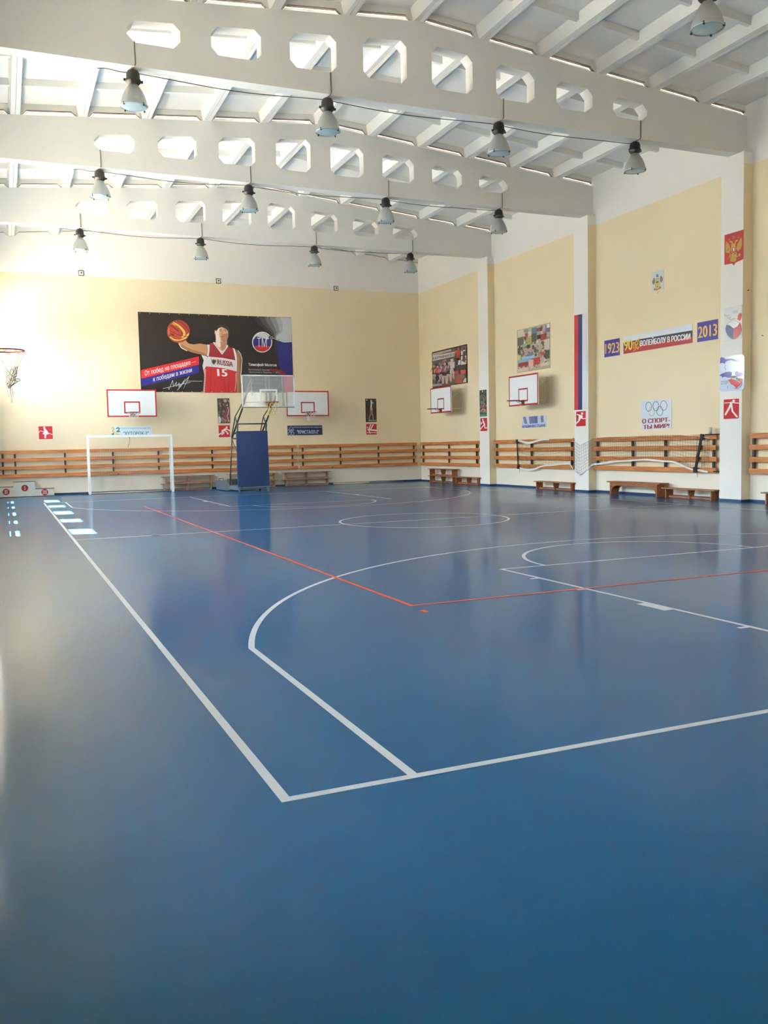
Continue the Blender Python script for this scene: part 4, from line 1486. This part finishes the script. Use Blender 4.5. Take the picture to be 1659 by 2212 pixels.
A.line([(460, 1830), (535, 1880), (425, 1960)], 58, PW)
A.ell((655, 1615), 46, 46, PW)
A.obj('pictogram_plate', 'red plate with a white figure bending to a ball, left of the blue padded hoop', 'pictogram', 'red sport pictograms')
A = plate('y', WY, 13.265, 13.745, 2.07, 2.525).plan((600, 840), 7.213)
A.line([(1406, 634), (1440, 640), (1534, 648)], 22, PW)
A.line([(1440, 640), (1484, 560)], 17, PW)
A.line([(1418, 630), (1448, 560)], 17, PW)
A.line([(1412, 640), (1440, 690)], 18, PW)
A.line([(1384, 682), (1540, 682)], 9, PW, False)
A.ell((1396, 602), 11, 11, PW)
A.obj('pictogram_plate', 'red plate with a white gymnast figure near the room corner', 'pictogram', 'red sport pictograms')
A = plate('x', FX, 25.725, 25.23, 2.05, 2.535).plan((1020, 830), 20.1)
A.line([(495, 1610), (545, 1760)], 58, PW)
A.line([(490, 1620), (392, 1745), (396, 1630)], 30, PW)
A.line([(540, 1750), (450, 1850), (366, 1950)], 42, PW)
A.line([(545, 1760), (562, 1902), (652, 1888)], 44, PW)
A.ell((470, 1545), 30, 42, PW)
A.obj('pictogram_plate', 'red plate with a white kneeling figure on the farthest pillar', 'pictogram', 'red sport pictograms')
A = plate('x', FX, 19.615, 19.13, 2.055, 2.52).plan((880, 560), 4.0975)
A.line([(1506, 1375), (1522, 1380), (1540, 1386)], 10, PW)
A.poly([(1520, 1380), (1546, 1380), (1556, 1392), (1548, 1404), (1534, 1416), (1528, 1428), (1512, 1446), (1497, 1458), (1496, 1448), (1512, 1430), (1516, 1410)], PW)
A.line([(1545, 1398), (1552, 1412), (1578, 1409)], 8, PW)
A.ell((1548, 1366), 10, 11, PW)
A.obj('pictogram_plate', 'red plate with a white running figure below the tricolour flag', 'pictogram', 'red sport pictograms')
A = plate('x', FX, 13.395, 12.90, 2.06, 2.545, 0.12).plan((1540, 650), 8.193)
A.line([(212, 1806), (330, 1800), (462, 1810)], 16, PW)
A.line([(330, 1800), (300, 1880), (228, 2010)], 34, PW)
A.line([(330, 1810), (350, 1950), (430, 2050)], 30, PW)
A.ell((372, 1770), 24, 26, PW)
A.obj('pictogram_plate', 'shiny red plate with a white figure on the nearest pillar', 'pictogram', 'red sport pictograms')

# --- company signs
A = Art('y', WY)
A.sheet(2.77, 4.27, 2.12, 2.545, (206, 222, 232), 0.35)
A.plan((160, 830), 5.184)
A.line([(424, 490), (440, 484), (446, 502), (430, 522), (450, 540), (430, 560)], 13, (222, 186, 70))
A.line([(474, 498), (488, 486), (506, 494), (500, 516), (478, 530), (512, 530)], 12, (70, 120, 92))
A.poly([(462, 538), (512, 560), (508, 572), (470, 570)], (222, 190, 90))
A.poly([(422, 552), (450, 548), (440, 572), (424, 566)], (60, 104, 84))
A.text('ОТКРЫТОЕ АКЦИОНЕРНОЕ ОБЩЕСТВО', (524, 486), (858, 484), (524, 504), (124, 150, 178), 0.012)
A.text('"ХУТОРОК-2"', (552, 530), (834, 528), (552, 572), (36, 84, 78), 0.012)
A.obj('company_sign', 'pale blue company sign above the goal crossbar', 'sign')
A = Art('y', WY)
A.sheet(9.75, 11.265, 2.095, 2.495, (26, 44, 84), 0.35)
A.plan((600, 840), 7.213)
LB = (168, 186, 214)
A.line([(178, 612), (206, 584), (234, 612), (206, 640), (178, 612)], 5, LB, False)
A.line([(160, 634), (184, 660), (206, 640), (230, 660), (256, 634)], 7, LB, False)
A.line([(166, 622), (206, 664), (246, 622)], 6, LB, False)
A.ring((186, 694), 26, 25, 7, LB)
A.ring((230, 694), 26, 25, 7, LB)
A.line([(196, 668), (208, 680), (220, 668)], 6, LB, False)
A.text('ОТКРЫТОЕ АКЦИОНЕРНОЕ ОБЩЕСТВО', (240, 590), (686, 588), (240, 612), LB, 0.015)
A.text('"КРИСТАЛЛ-2"', (300, 644), (636, 642), (300, 700), (208, 216, 230), 0.015)
A.obj('company_sign', 'dark blue company sign with white lettering, below the right end-wall backboard', 'sign')
A = Art('x', WX)
A.sheet(23.25, 21.73, 2.095, 2.495, (196, 206, 232), 0.35)
A.plan((1080, 790), 12.76)
GP, GQ = (120, 126, 142), (104, 116, 166)
A.ring((940, 1640), 320, 205, 8, (136, 148, 200), 30, pi * 1.02, pi * 1.98)
A.poly([(640, 1412), (716, 1406), (764, 1600), (690, 1606)], GP)
A.poly([(806, 1402), (880, 1398), (890, 1596), (820, 1600)], GP)
A.poly([(880, 1398), (962, 1392), (980, 1590), (892, 1596)], GQ)
A.poly([(956, 1392), (1040, 1386), (1046, 1584), (980, 1590)], (96, 104, 136))
A.poly([(1128, 1380), (1206, 1374), (1214, 1556), (1140, 1566)], GP)
A.text('КРАЙИНВЕСТБАНК', (628, 1622), (1258, 1582), (628, 1718), (38, 38, 140), 0.03)
A.obj('bank_sign', 'lavender bank sign with blue lettering and grey columns', 'sign')

# --- photo posters: patches of colour like the prints
def patches(A, quad, n, pal, seed, smin, smax, tall=1.6):
    """irregular blots inside the parallelogram tl, tr, bl"""
    r = random.Random(seed)
    tl, tr, bl = quad
    for k in range(n):
        sx = r.uniform(smin, smax)
        sy = sx * r.uniform(0.6, tall)
        u = r.uniform(sx, 1 - sx)
        v = r.uniform(min(sy, .45), 1 - min(sy, .45))
        m = r.randint(5, 8)
        pts = []
        for j in range(m):
            a = 2 * pi * j / m + r.uniform(-.3, .3)
            uu = min(.995, max(.005, u + sx * cos(a) * r.uniform(.6, 1)))
            vv = min(.995, max(.005, v + sy * sin(a) * r.uniform(.6, 1)))
            pts.append((tl[0] + (tr[0] - tl[0]) * uu + (bl[0] - tl[0]) * vv, tl[1] + (tr[1] - tl[1]) * uu + (bl[1] - tl[1]) * vv))
        A.layer -= 0.9
        A.poly(pts, pal[r.randrange(len(pal))])
    A.layer += 1
def person(A, x, y, h, shirt, shorts, skin, lean=0.0):
    """small printed figure, feet at x, y"""
    A.layer -= 2
    A.line([(x - .09 * h, y), (x - .05 * h, y - .45 * h)], .10 * h, skin, False)
    A.line([(x + .10 * h, y), (x + .04 * h, y - .45 * h)], .10 * h, skin, False)
    A.poly([(x - .13 * h, y - .38 * h), (x + .13 * h, y - .38 * h), (x + .10 * h + lean * h * .5, y - .56 * h), (x - .10 * h + lean * h * .5, y - .56 * h)], shorts)
    A.poly([(x - .10 * h + lean * h * .5, y - .54 * h), (x + .10 * h + lean * h * .5, y - .54 * h), (x + .15 * h + lean * h, y - .84 * h), (x - .15 * h + lean * h, y - .84 * h)], shirt)
    A.line([(x - .14 * h + lean * h, y - .80 * h), (x - .22 * h + lean * h, y - .55 * h)], .06 * h, skin, False)
    A.line([(x + .14 * h + lean * h, y - .80 * h), (x + .24 * h + lean * h, y - .62 * h)], .06 * h, skin, False)
    A.ell((x + lean * h * 1.1, y - .93 * h), .06 * h, .075 * h, skin, 12)

A = Art('y', WY)
A.sheet(6.87, 7.36, 2.615, 3.61, (74, 62, 60), 0.35)
A.plan((460, 850), 22.12)
patches(A, ((190, 240), (770, 240), (250, 1440)), 60, [(92, 78, 74), (62, 50, 50), (108, 92, 84), (140, 120, 104), (54, 44, 44), (120, 104, 98)], 3, .05, .12, 1.0)
A.poly([(480, 290), (640, 270), (670, 380), (600, 430), (500, 400)], (168, 152, 128))
A.poly([(690, 280), (745, 420), (770, 440), (770, 330)], (176, 154, 138))
A.poly([(620, 650), (700, 660), (730, 930), (600, 950)], (128, 58, 64))
A.poly([(560, 940), (700, 930), (660, 1240), (500, 1200)], (134, 52, 58))
A.line([(700, 640), (745, 760), (735, 950), (680, 1080), (720, 1220), (780, 1340)], 42, (202, 158, 142), False)
A.line([(470, 1180), (560, 1260), (590, 1380)], 40, (188, 140, 122), False)
A.ell((675, 560), 36, 40, (200, 166, 146), 14)
A.poly([(245, 1110), (330, 1090), (385, 1200), (370, 1400), (255, 1430)], (206, 204, 214))
A.ell((285, 1040), 34, 62, (176, 150, 136), 14)
A.obj('photo_poster', 'tall narrow action photo poster above the bending-figure plate', 'poster', 'tall narrow photo posters')
A = Art('y', WY)
A.sheet(13.25, 13.755, 2.61, 3.605, (46, 40, 36), 0.35)
A.plan((600, 840), 7.213)
patches(A, ((1362, 157), (1527, 157), (1378, 518)), 24, [(58, 52, 44), (38, 34, 30), (70, 64, 52), (44, 44, 34)], 9, .06, .14)
A.line([(1452, 172), (1452, 240), (1446, 300)], 18, (198, 188, 176), False)
A.line([(1462, 182), (1462, 240), (1456, 300)], 16, (212, 202, 190), False)
A.poly([(1436, 290), (1476, 290), (1474, 340), (1440, 340)], (188, 148, 122))
A.poly([(1438, 338), (1476, 338), (1484, 410), (1436, 408)], (150, 106, 82))
A.line([(1442, 400), (1428, 440), (1420, 486)], 9, (196, 158, 130), False)
A.line([(1476, 400), (1482, 440), (1486, 480)], 9, (196, 158, 130), False)
A.poly([(1410, 484), (1534, 484), (1534, 498), (1410, 500)], (160, 156, 152))
A.ell((1385, 174), 9, 10, (216, 216, 214), 12)
A.ell((1518, 182), 6, 8, (150, 130, 90), 12)
A.ell((1478, 220), 9, 10, (206, 200, 194), 12)
A.obj('photo_poster', 'tall narrow dark poster of a gymnast in a handstand near the corner', 'poster', 'tall narrow photo posters')
A = Art('x', FX)
A.sheet(25.76, 25.24, 2.595, 3.585, (60, 62, 58), 0.35)
A.plan((1020, 830), 20.1)
patches(A, ((328, 262), (625, 232), (348, 1405)), 46, [(70, 64, 54), (54, 60, 66), (86, 92, 102), (62, 54, 44), (92, 84, 72), (48, 46, 44)], 5, .06, .16, .6)
A.ring((470, 590), 115, 130, 22, (150, 132, 104), 18, pi, 2 * pi)
A.line([(490, 560), (510, 640), (480, 700)], 26, (178, 158, 126), False)
A.line([(560, 520), (590, 620), (555, 730)], 24, (164, 144, 114), False)
A.poly([(370, 720), (530, 740), (540, 860), (380, 850)], (108, 118, 134))
person(A, 560, 1230, 400, (164, 60, 60), (120, 44, 48), (190, 160, 130))
person(A, 420, 1220, 320, (156, 56, 58), (60, 56, 60), (180, 150, 124))
A.ell((480, 1085), 20, 36, (220, 196, 170), 12)
A.poly([(352, 1310), (640, 1290), (644, 1385), (350, 1402)], (64, 140, 122))
A.ell((464, 312), 20, 40, (222, 222, 220), 12)
A.obj('photo_poster', 'tall narrow poster on the farthest pillar with a green lower strip', 'poster', 'tall narrow photo posters')

A = Art('x', WX)
A.sheet(30.30, 27.20, 3.98, 5.49, (44, 32, 28), 0.35)
A.plan((920, 730), 16.59)
A.poly([(245, 555), (1060, 360), (1045, 1680), (250, 1760)], (96, 84, 84))
patches(A, ((245, 800), (1040, 620), (250, 1755)), 60, [(72, 60, 62), (110, 96, 98), (86, 74, 76), (54, 46, 48), (126, 112, 112), (140, 124, 122)], 11, .04, .12, 1.6)
A.poly([(250, 560), (910, 400), (910, 470), (252, 640)], (196, 176, 166))
for k in range(22):
    if k in (9, 10):
        continue
    x_ = 290 + 27 * k
    A.layer -= .9
    A.line([(x_, 585 - .24 * (x_ - 290)), (x_ + 16, 607 - .24 * (x_ - 290) - 4)], 20, (150, 104, 96), False)
A.layer += 1
A.poly([(246, 640), (1060, 490), (1058, 650), (250, 830)], (196, 188, 182))
A.text('И БЕЗГРАНИЧНАЯ ВОЛЯ', (262, 690), (1050, 536), (262, 790), (52, 46, 46), 0.02)
for x_, y_, h_, s_ in ((300, 1500, 520, (132, 46, 50)), (430, 1560, 560, (206, 60, 54)), (560, 1480, 470, (126, 52, 70)), (690, 1640, 760, (122, 86, 96)), (840, 1560, 700, (112, 84, 92)), (970, 1480, 740, (196, 182, 184))):
    person(A, x_, y_, h_, s_, (60, 52, 54), (176, 150, 144))
A.ell((425, 1440), 75, 100, (44, 38, 38), 16)
A.line([(390, 1500), (400, 1700)], 50, (44, 38, 38), False)
A.ell((640, 880), 40, 80, (168, 84, 90), 14)
A.line([(935, 760), (950, 1000), (900, 1260)], 60, (196, 184, 184), False)
A.line([(960, 1050), (1010, 1280)], 50, (190, 176, 178), False)
A.poly([(250, 1660), (600, 1640), (596, 1700), (252, 1750)], (150, 146, 148))
A.poly([(1065, 360), (1270, 310), (1272, 960), (1050, 1000)], (72, 54, 50))
person(A, 1150, 960, 620, (186, 52, 52), (150, 40, 44), (150, 106, 86), .05)
A.poly([(1190, 800), (1262, 790), (1262, 950), (1170, 970)], (204, 198, 196))
A.poly([(1278, 310), (1470, 262), (1474, 600), (1280, 640)], (112, 98, 106))
person(A, 1390, 590, 300, (84, 66, 70), (200, 196, 200), (130, 100, 92))
A.poly([(1282, 480), (1340, 470), (1340, 600), (1284, 612)], (206, 202, 210))
A.poly([(1280, 660), (1472, 626), (1474, 930), (1282, 970)], (206, 204, 206))
A.poly([(1340, 640), (1420, 630), (1470, 780), (1400, 880), (1330, 830)], (112, 72, 60))
A.line([(1290, 840), (1370, 720), (1450, 900)], 22, (110, 76, 66), False)
A.poly([(1050, 1010), (1474, 950), (1478, 1600), (1040, 1660)], (66, 58, 58))
A.poly([(1060, 1200), (1180, 1170), (1200, 1290), (1060, 1320)], (182, 54, 66))
A.poly([(1260, 1160), (1450, 1140), (1452, 1280), (1280, 1290)], (196, 76, 56))
A.poly([(1060, 1330), (1380, 1290), (1440, 1420), (1300, 1480), (1060, 1460)], (122, 88, 84))
A.poly([(1040, 1480), (1180, 1420), (1330, 1480), (1330, 1610), (1040, 1640)], (158, 80, 54))
A.poly([(1390, 1480), (1474, 1420), (1476, 1580), (1350, 1600)], (196, 188, 186))
A.obj('photo_poster', 'wide dark-framed poster of team photos nearest the corner', 'poster')

A = Art('x', WX)
A.sheet(23.52, 21.455, 4.05, 5.55, (176, 162, 142), 0.35)
A.plan((1100, 690), 15.08)
q = ((272, 345), (1342, 118), (266, 1740))
patches(A, q, 190, [(110, 94, 82), (150, 132, 114), (84, 70, 62), (196, 176, 154), (140, 120, 116), (120, 110, 96), (204, 190, 172), (92, 84, 78)], 21, .015, .06, 1.6)
def quad_uv(u0, u1, v0, v1):
    tl, tr, bl = q
    return [(tl[0] + (tr[0] - tl[0]) * u + (bl[0] - tl[0]) * v, tl[1] + (tr[1] - tl[1]) * u + (bl[1] - tl[1]) * v) for u, v in ((u0, v0), (u1, v0), (u1, v1), (u0, v1))]
for u0, u1, v0, v1, c_ in ((.02, .2, .02, .18, (206, 196, 178)), (.22, .34, .03, .1, (110, 158, 150)), (.24, .32, .12, .22, (190, 74, 76)), (.34, .43, .1, .2, (200, 190, 172)),
                          (.3, .42, .24, .40, (164, 164, 80)), (.44, .6, .03, .17, (98, 124, 150)), (.44, .59, .17, .36, (86, 84, 76)), (.6, .76, .06, .14, (84, 70, 68)), (.62, .7, .08, .14, (168, 58, 62)),
                          (.6, .72, .16, .22, (118, 160, 180)), (.6, .72, .22, .32, (58, 44, 42)), (.72, .9, .22, .36, (160, 62, 66)), (.86, .99, .04, .2, (90, 114, 162)), (.9, .99, .01, .1, (216, 216, 220)), (.95, .995, .1, .18, (166, 66, 78)),
                          (.84, .99, .36, .6, (204, 192, 178)), (.01, .2, .2, .38, (112, 98, 94)), (.16, .3, .36, .42, (120, 178, 164)), (.02, .08, .44, .56, (96, 74, 62)), (.12, .17, .42, .52, (84, 66, 54)), (.3, .4, .4, .48, (84, 66, 54)),
                          (.0, .12, .6, .72, (200, 186, 128)), (.14, .52, .66, .74, (150, 186, 206)), (.02, .42, .72, .78, (120, 168, 196)), (.72, .84, .64, .72, (178, 70, 70)), (.86, .99, .62, .82, (92, 84, 70)), (.3, .48, .62, .67, (110, 128, 166)),
                          (.04, .34, .79, .87, (156, 58, 62)), (.36, .5, .76, .92, (222, 176, 164)), (.5, .7, .74, .9, (170, 66, 68)), (.0, .34, .92, 1.0, (206, 180, 164)), (.72, .99, .9, .97, (204, 190, 164))):
    A.layer -= .8
    A.poly(quad_uv(u0, u1, v0, v1), c_)
A.layer += 1
r = random.Random(8)
for k in range(34):
    u, v = r.uniform(.05, .93), r.choice([.22, .38, .5, .58, .66, .88, .92, .95])
    t = quad_uv(u, u, v, v)[0]
    A.layer -= 2
    person(A, t[0], t[1], r.uniform(90, 170), r.choice([(170, 60, 64), (206, 198, 190), (150, 130, 120), (96, 82, 78), (110, 134, 166)]), r.choice([(90, 76, 72), (170, 70, 72), (210, 204, 196)]), (200, 166, 142))
    A.layer -= 4
A.layer += 6
A.obj('photo_collage', 'bright square collage of sport photos above the middle right-wall backboard', 'poster')

# --- anniversary strip
BLU, GLD = (48, 40, 142), (226, 176, 74)
A = Art('x', WX)
A.sheet(18.555, 17.835, 4.11, 4.605, BLU, 0.4).plan((1290, 680), 6.144)
A.text('1923', (112, 386), (294, 358), (112, 522), GLD, 0.03)
A.obj('year_sign', 'blue sign with the year 1923 in gold numerals', 'sign', 'gold year numerals')
A = Art('x', WX)
A.sheet(14.635, 13.91, 4.115, 4.62, BLU, 0.4).plan((1290, 680), 6.144)
A.text('2013', (1346, 158), (1592, 116), (1346, 312), GLD, 0.03)
A.obj('year_sign', 'blue sign with the year 2013 in gold numerals', 'sign', 'gold year numerals')
A = Art('x', WX)
A.sheet(17.65, 14.81, 4.12, 4.62, (214, 218, 226), 0.4).plan((1290, 680), 6.144)
A.poly([(353, 372), (480, 346), (560, 325), (1268, 205), (1268, 290), (353, 445)], (34, 36, 58))
A.poly([(353, 440), (1268, 288), (1268, 371), (353, 521)], (168, 34, 40))
A.text('90', (362, 338), (470, 322), (362, 480), (236, 186, 60), 0.03)
A.text('лет', (468, 372), (566, 306), (492, 492), (230, 170, 58), 0.02)
A.text('ВОЛЕЙБОЛУ В РОССИИ', (578, 322), (1240, 222), (578, 418), WHT, 0.03)
A.obj('anniversary_banner', 'long tricolour banner with white lettering between the two year signs', 'banner')

# --- regional emblem, olympic sign
A = Art('x', WX)
A.sheet(16.43, 15.93, 5.71, 6.25, (202, 206, 208), 0.4).plan((1380, 570), 20.74)
A.poly([(690, 610), (735, 660), (740, 800), (690, 950), (620, 880), (618, 780)], (122, 118, 104))
A.poly([(1000, 525), (1070, 600), (1095, 720), (1015, 850), (965, 780), (955, 620)], (122, 118, 104))
A.poly([(790, 475), (890, 455), (900, 595), (790, 605)], (126, 120, 106))
A.line([(780, 685), (840, 665)], 34, (92, 74, 56), False)
A.line([(860, 668), (910, 650)], 34, (92, 74, 56), False)
A.poly([(752, 720), (940, 690), (960, 960), (960, 1060), (740, 1075), (738, 880)], (196, 180, 96))
A.poly([(800, 800), (850, 760), (905, 800), (880, 840), (770, 880)], (104, 92, 36))
A.ell((848, 1022), 24, 30, (120, 104, 44), 12)
A.poly([(700, 1075), (760, 1100), (860, 1110), (990, 990), (1020, 1090), (900, 1150), (820, 1190), (680, 1180)], (196, 116, 82))
A.line([(905, 1225), (850, 1320)], 18, (150, 142, 128), False)
A.obj('emblem_sign', 'small white sign with a yellow and grey emblem high above the anniversary strip', 'emblem')
A = Art('x', WX)
A.sheet(16.855, 15.605, 1.87, 2.69, (206, 214, 226), 0.4).plan((1230, 760), 3.867)
for c_, rx, ry, k in (((664, 458), 26, 40, (36, 70, 120)), ((725, 454), 27, 41, (32, 34, 40)), ((790, 449), 29, 42, (176, 48, 60)), ((691, 496), 26, 40, (206, 160, 60)), ((758, 494), 28, 41, (50, 96, 96))):
    A.ring(c_, rx, ry, 4.2, k, 40)
A.text('О СПОРТ-', (612, 562), (842, 546), (612, 600), (150, 32, 44), 0.045)
A.text('ТЫ МИР!', (622, 612), (836, 598), (622, 646), (150, 32, 44), 0.045)
A.obj('slogan_sign', 'white sign with five coloured rings and red lettering', 'sign')

# --- signs on the pillars
A = Art('x', FX)
A.sheet(19.70, 19.05, 2.565, 5.505, (214, 218, 226), 0.4).plan((880, 560), 4.0975)
A.poly([(1479, 497), (1514, 491), (1514, 1334), (1480, 1335)], (202, 44, 56))
A.poly([(1514, 491), (1550, 485), (1550, 1332), (1514, 1334)], (48, 52, 104))
A.obj('flag', 'long tricolour flag hung upright on the middle pillar', 'flag')
Yc, Ys = 13.10, 0.305
pts = [(13.405, 5.86), (13.16, 5.845), (13.10, 5.79), (13.05, 5.845), (12.83, 5.875), (12.795, 5.91), (12.795, 6.58), (13.405, 6.58), (13.405, 5.90)]
A = Art('x', FX)
A.sheet(0, 0, 0, 0, (176, 40, 40), 0.35, pts)
A.plan((1540, 480), 16.59)
GO, GO2 = (176, 148, 66), (190, 156, 76)
A.poly([(495, 680), (560, 760), (620, 850), (640, 1000), (600, 1110), (470, 1090), (455, 900), (470, 760)], GO)
A.poly([(1015, 520), (1055, 640), (1050, 800), (1010, 940), (920, 1050), (850, 960), (880, 800), (950, 690)], GO)
for k in range(5):
    A.line([(470 + 8 * k, 1080 - 10 * k), (600, 900 + 22 * k)], 8, (140, 110, 46), False)
    A.line([(1040 - 8 * k, 800 + 40 * k), (890, 820 + 40 * k)], 8, (140, 110, 46), False)
A.poly([(690, 760), (740, 800), (800, 740), (830, 640), (900, 620), (920, 660), (850, 700), (820, 800), (840, 960), (800, 1110), (700, 1120), (650, 980)], GO2)
A.poly([(600, 720), (640, 660), (710, 680), (760, 780), (740, 830), (700, 760), (650, 730)], GO2)
A.ell((755, 540), 42, 62, (168, 108, 72), 16)
A.ell((600, 620), 36, 42, (168, 104, 72), 14)
A.ell((930, 540), 36, 42, (168, 104, 72), 14)
A.poly([(690, 910), (815, 890), (815, 1050), (755, 1110), (695, 1060)], (160, 60, 70))
A.poly([(715, 930), (800, 915), (785, 1040), (740, 1050)], (206, 190, 206))
A.line([(640, 1130), (620, 1240)], 40, GO2)
A.line([(850, 1090), (840, 1220), (900, 1230)], 44, GO2)
A.ell((965, 1170), 42, 60, GO2, 14)
A.line([(570, 1290), (640, 1270)], 26, (170, 108, 78))
A.poly([(690, 1140), (800, 1130), (870, 1300), (840, 1400), (740, 1430), (630, 1400), (640, 1340)], GO)
A.obj('emblem_shield', 'red shield with a gold double-headed eagle high on the nearest pillar', 'emblem')

A = Art('x', FX)
A.sheet(13.40, 12.82, 3.99, 4.80, (206, 208, 210), 0.25)
A.plan((1540, 650), 8.193)
A.text('ВФВ', (362, 166), (446, 156), (362, 226), (150, 158, 190), 0.02)
A.poly([(466, 222), (500, 212), (520, 240), (512, 290), (490, 358), (434, 322), (448, 280)], (178, 40, 44))
for p_ in ([(208, 240), (222, 262), (250, 268), (300, 254)], [(252, 290), (268, 304), (300, 300), (324, 294)], [(292, 318), (310, 330), (410, 312)]):
    A.line(p_, 7, (150, 40, 48), False)
A.ell((372, 512), 144, 168, (60, 64, 80))
A.ell((372, 512), 140, 164, (212, 214, 220))
A.poly([(250, 424), (300, 432), (372, 488), (362, 676), (320, 660), (272, 616), (240, 560), (233, 490)], (44, 74, 132))
A.poly([(372, 488), (440, 450), (486, 380), (508, 440), (512, 520), (490, 590), (450, 640), (400, 670), (362, 676)], (176, 38, 44))
for p_ in ([(290, 370), (350, 380), (410, 420)], [(330, 345), (400, 352), (450, 384)]):
    A.line(p_, 5, (160, 164, 176), False)
A.obj('volleyball_sign', 'white sign with a winged red, white and blue volleyball on the nearest pillar', 'sign')

A = Art('x', FX)
A.sheet(13.54, 12.735, 2.745, 3.605, (198, 208, 230), 0.10, rnd_rect(13.54, 12.735, 2.745, 3.605, 0.09))
A.plan((1540, 650), 8.193)
VI = (66, 60, 150)
A.poly([(136, 1010), (152, 992), (196, 1008), (240, 1034), (320, 1020), (400, 1030), (470, 1052), (548, 1108), (500, 1102), (420, 1078), (330, 1050), (270, 1058), (232, 1080), (212, 1116), (180, 1096), (130, 1106)], VI)
A.poly([(118, 1326), (150, 1294), (230, 1260), (300, 1250), (346, 1270), (330, 1330), (300, 1362), (250, 1352), (206, 1340), (168, 1362), (160, 1330)], VI)
A.poly([(392, 1252), (440, 1240), (470, 1262), (544, 1266), (542, 1318), (480, 1336), (430, 1344), (404, 1310)], VI)
A.line([(232, 1130), (214, 1180), (240, 1230)], 7, (60, 70, 96), False)
A.poly([(272, 1400), (330, 1380), (420, 1394), (470, 1362), (544, 1386), (520, 1440), (480, 1500), (420, 1548), (380, 1500), (320, 1470), (304, 1430)], (186, 36, 42))
A.poly([(306, 1352), (340, 1326), (420, 1320), (430, 1346), (380, 1372), (330, 1376)], (44, 66, 62))
A.poly([(400, 1366), (440, 1350), (480, 1400), (470, 1440), (430, 1420)], (40, 44, 54))
A.line([(320, 1362), (360, 1366), (400, 1392), (450, 1420), (490, 1450)], 8, (196, 200, 206), False)
A.ring((420, 1440), 106, 116, 9, (70, 80, 96), 24, 0, pi * .62)
A.text('СПОРТ', (150, 1424), (306, 1404), (150, 1484), (64, 70, 82), 0.01)
A.line([(262, 1500), (272, 1520), (262, 1550)], 7, (176, 90, 96), False)
for k in range(4):
    A.line([(306 + 24 * k, 1496), (306 + 24 * k, 1546)], 7, (180, 190, 206), False)
A.obj('sport_sign', 'shiny white rounded sign with violet swooshes on the nearest pillar', 'sign')
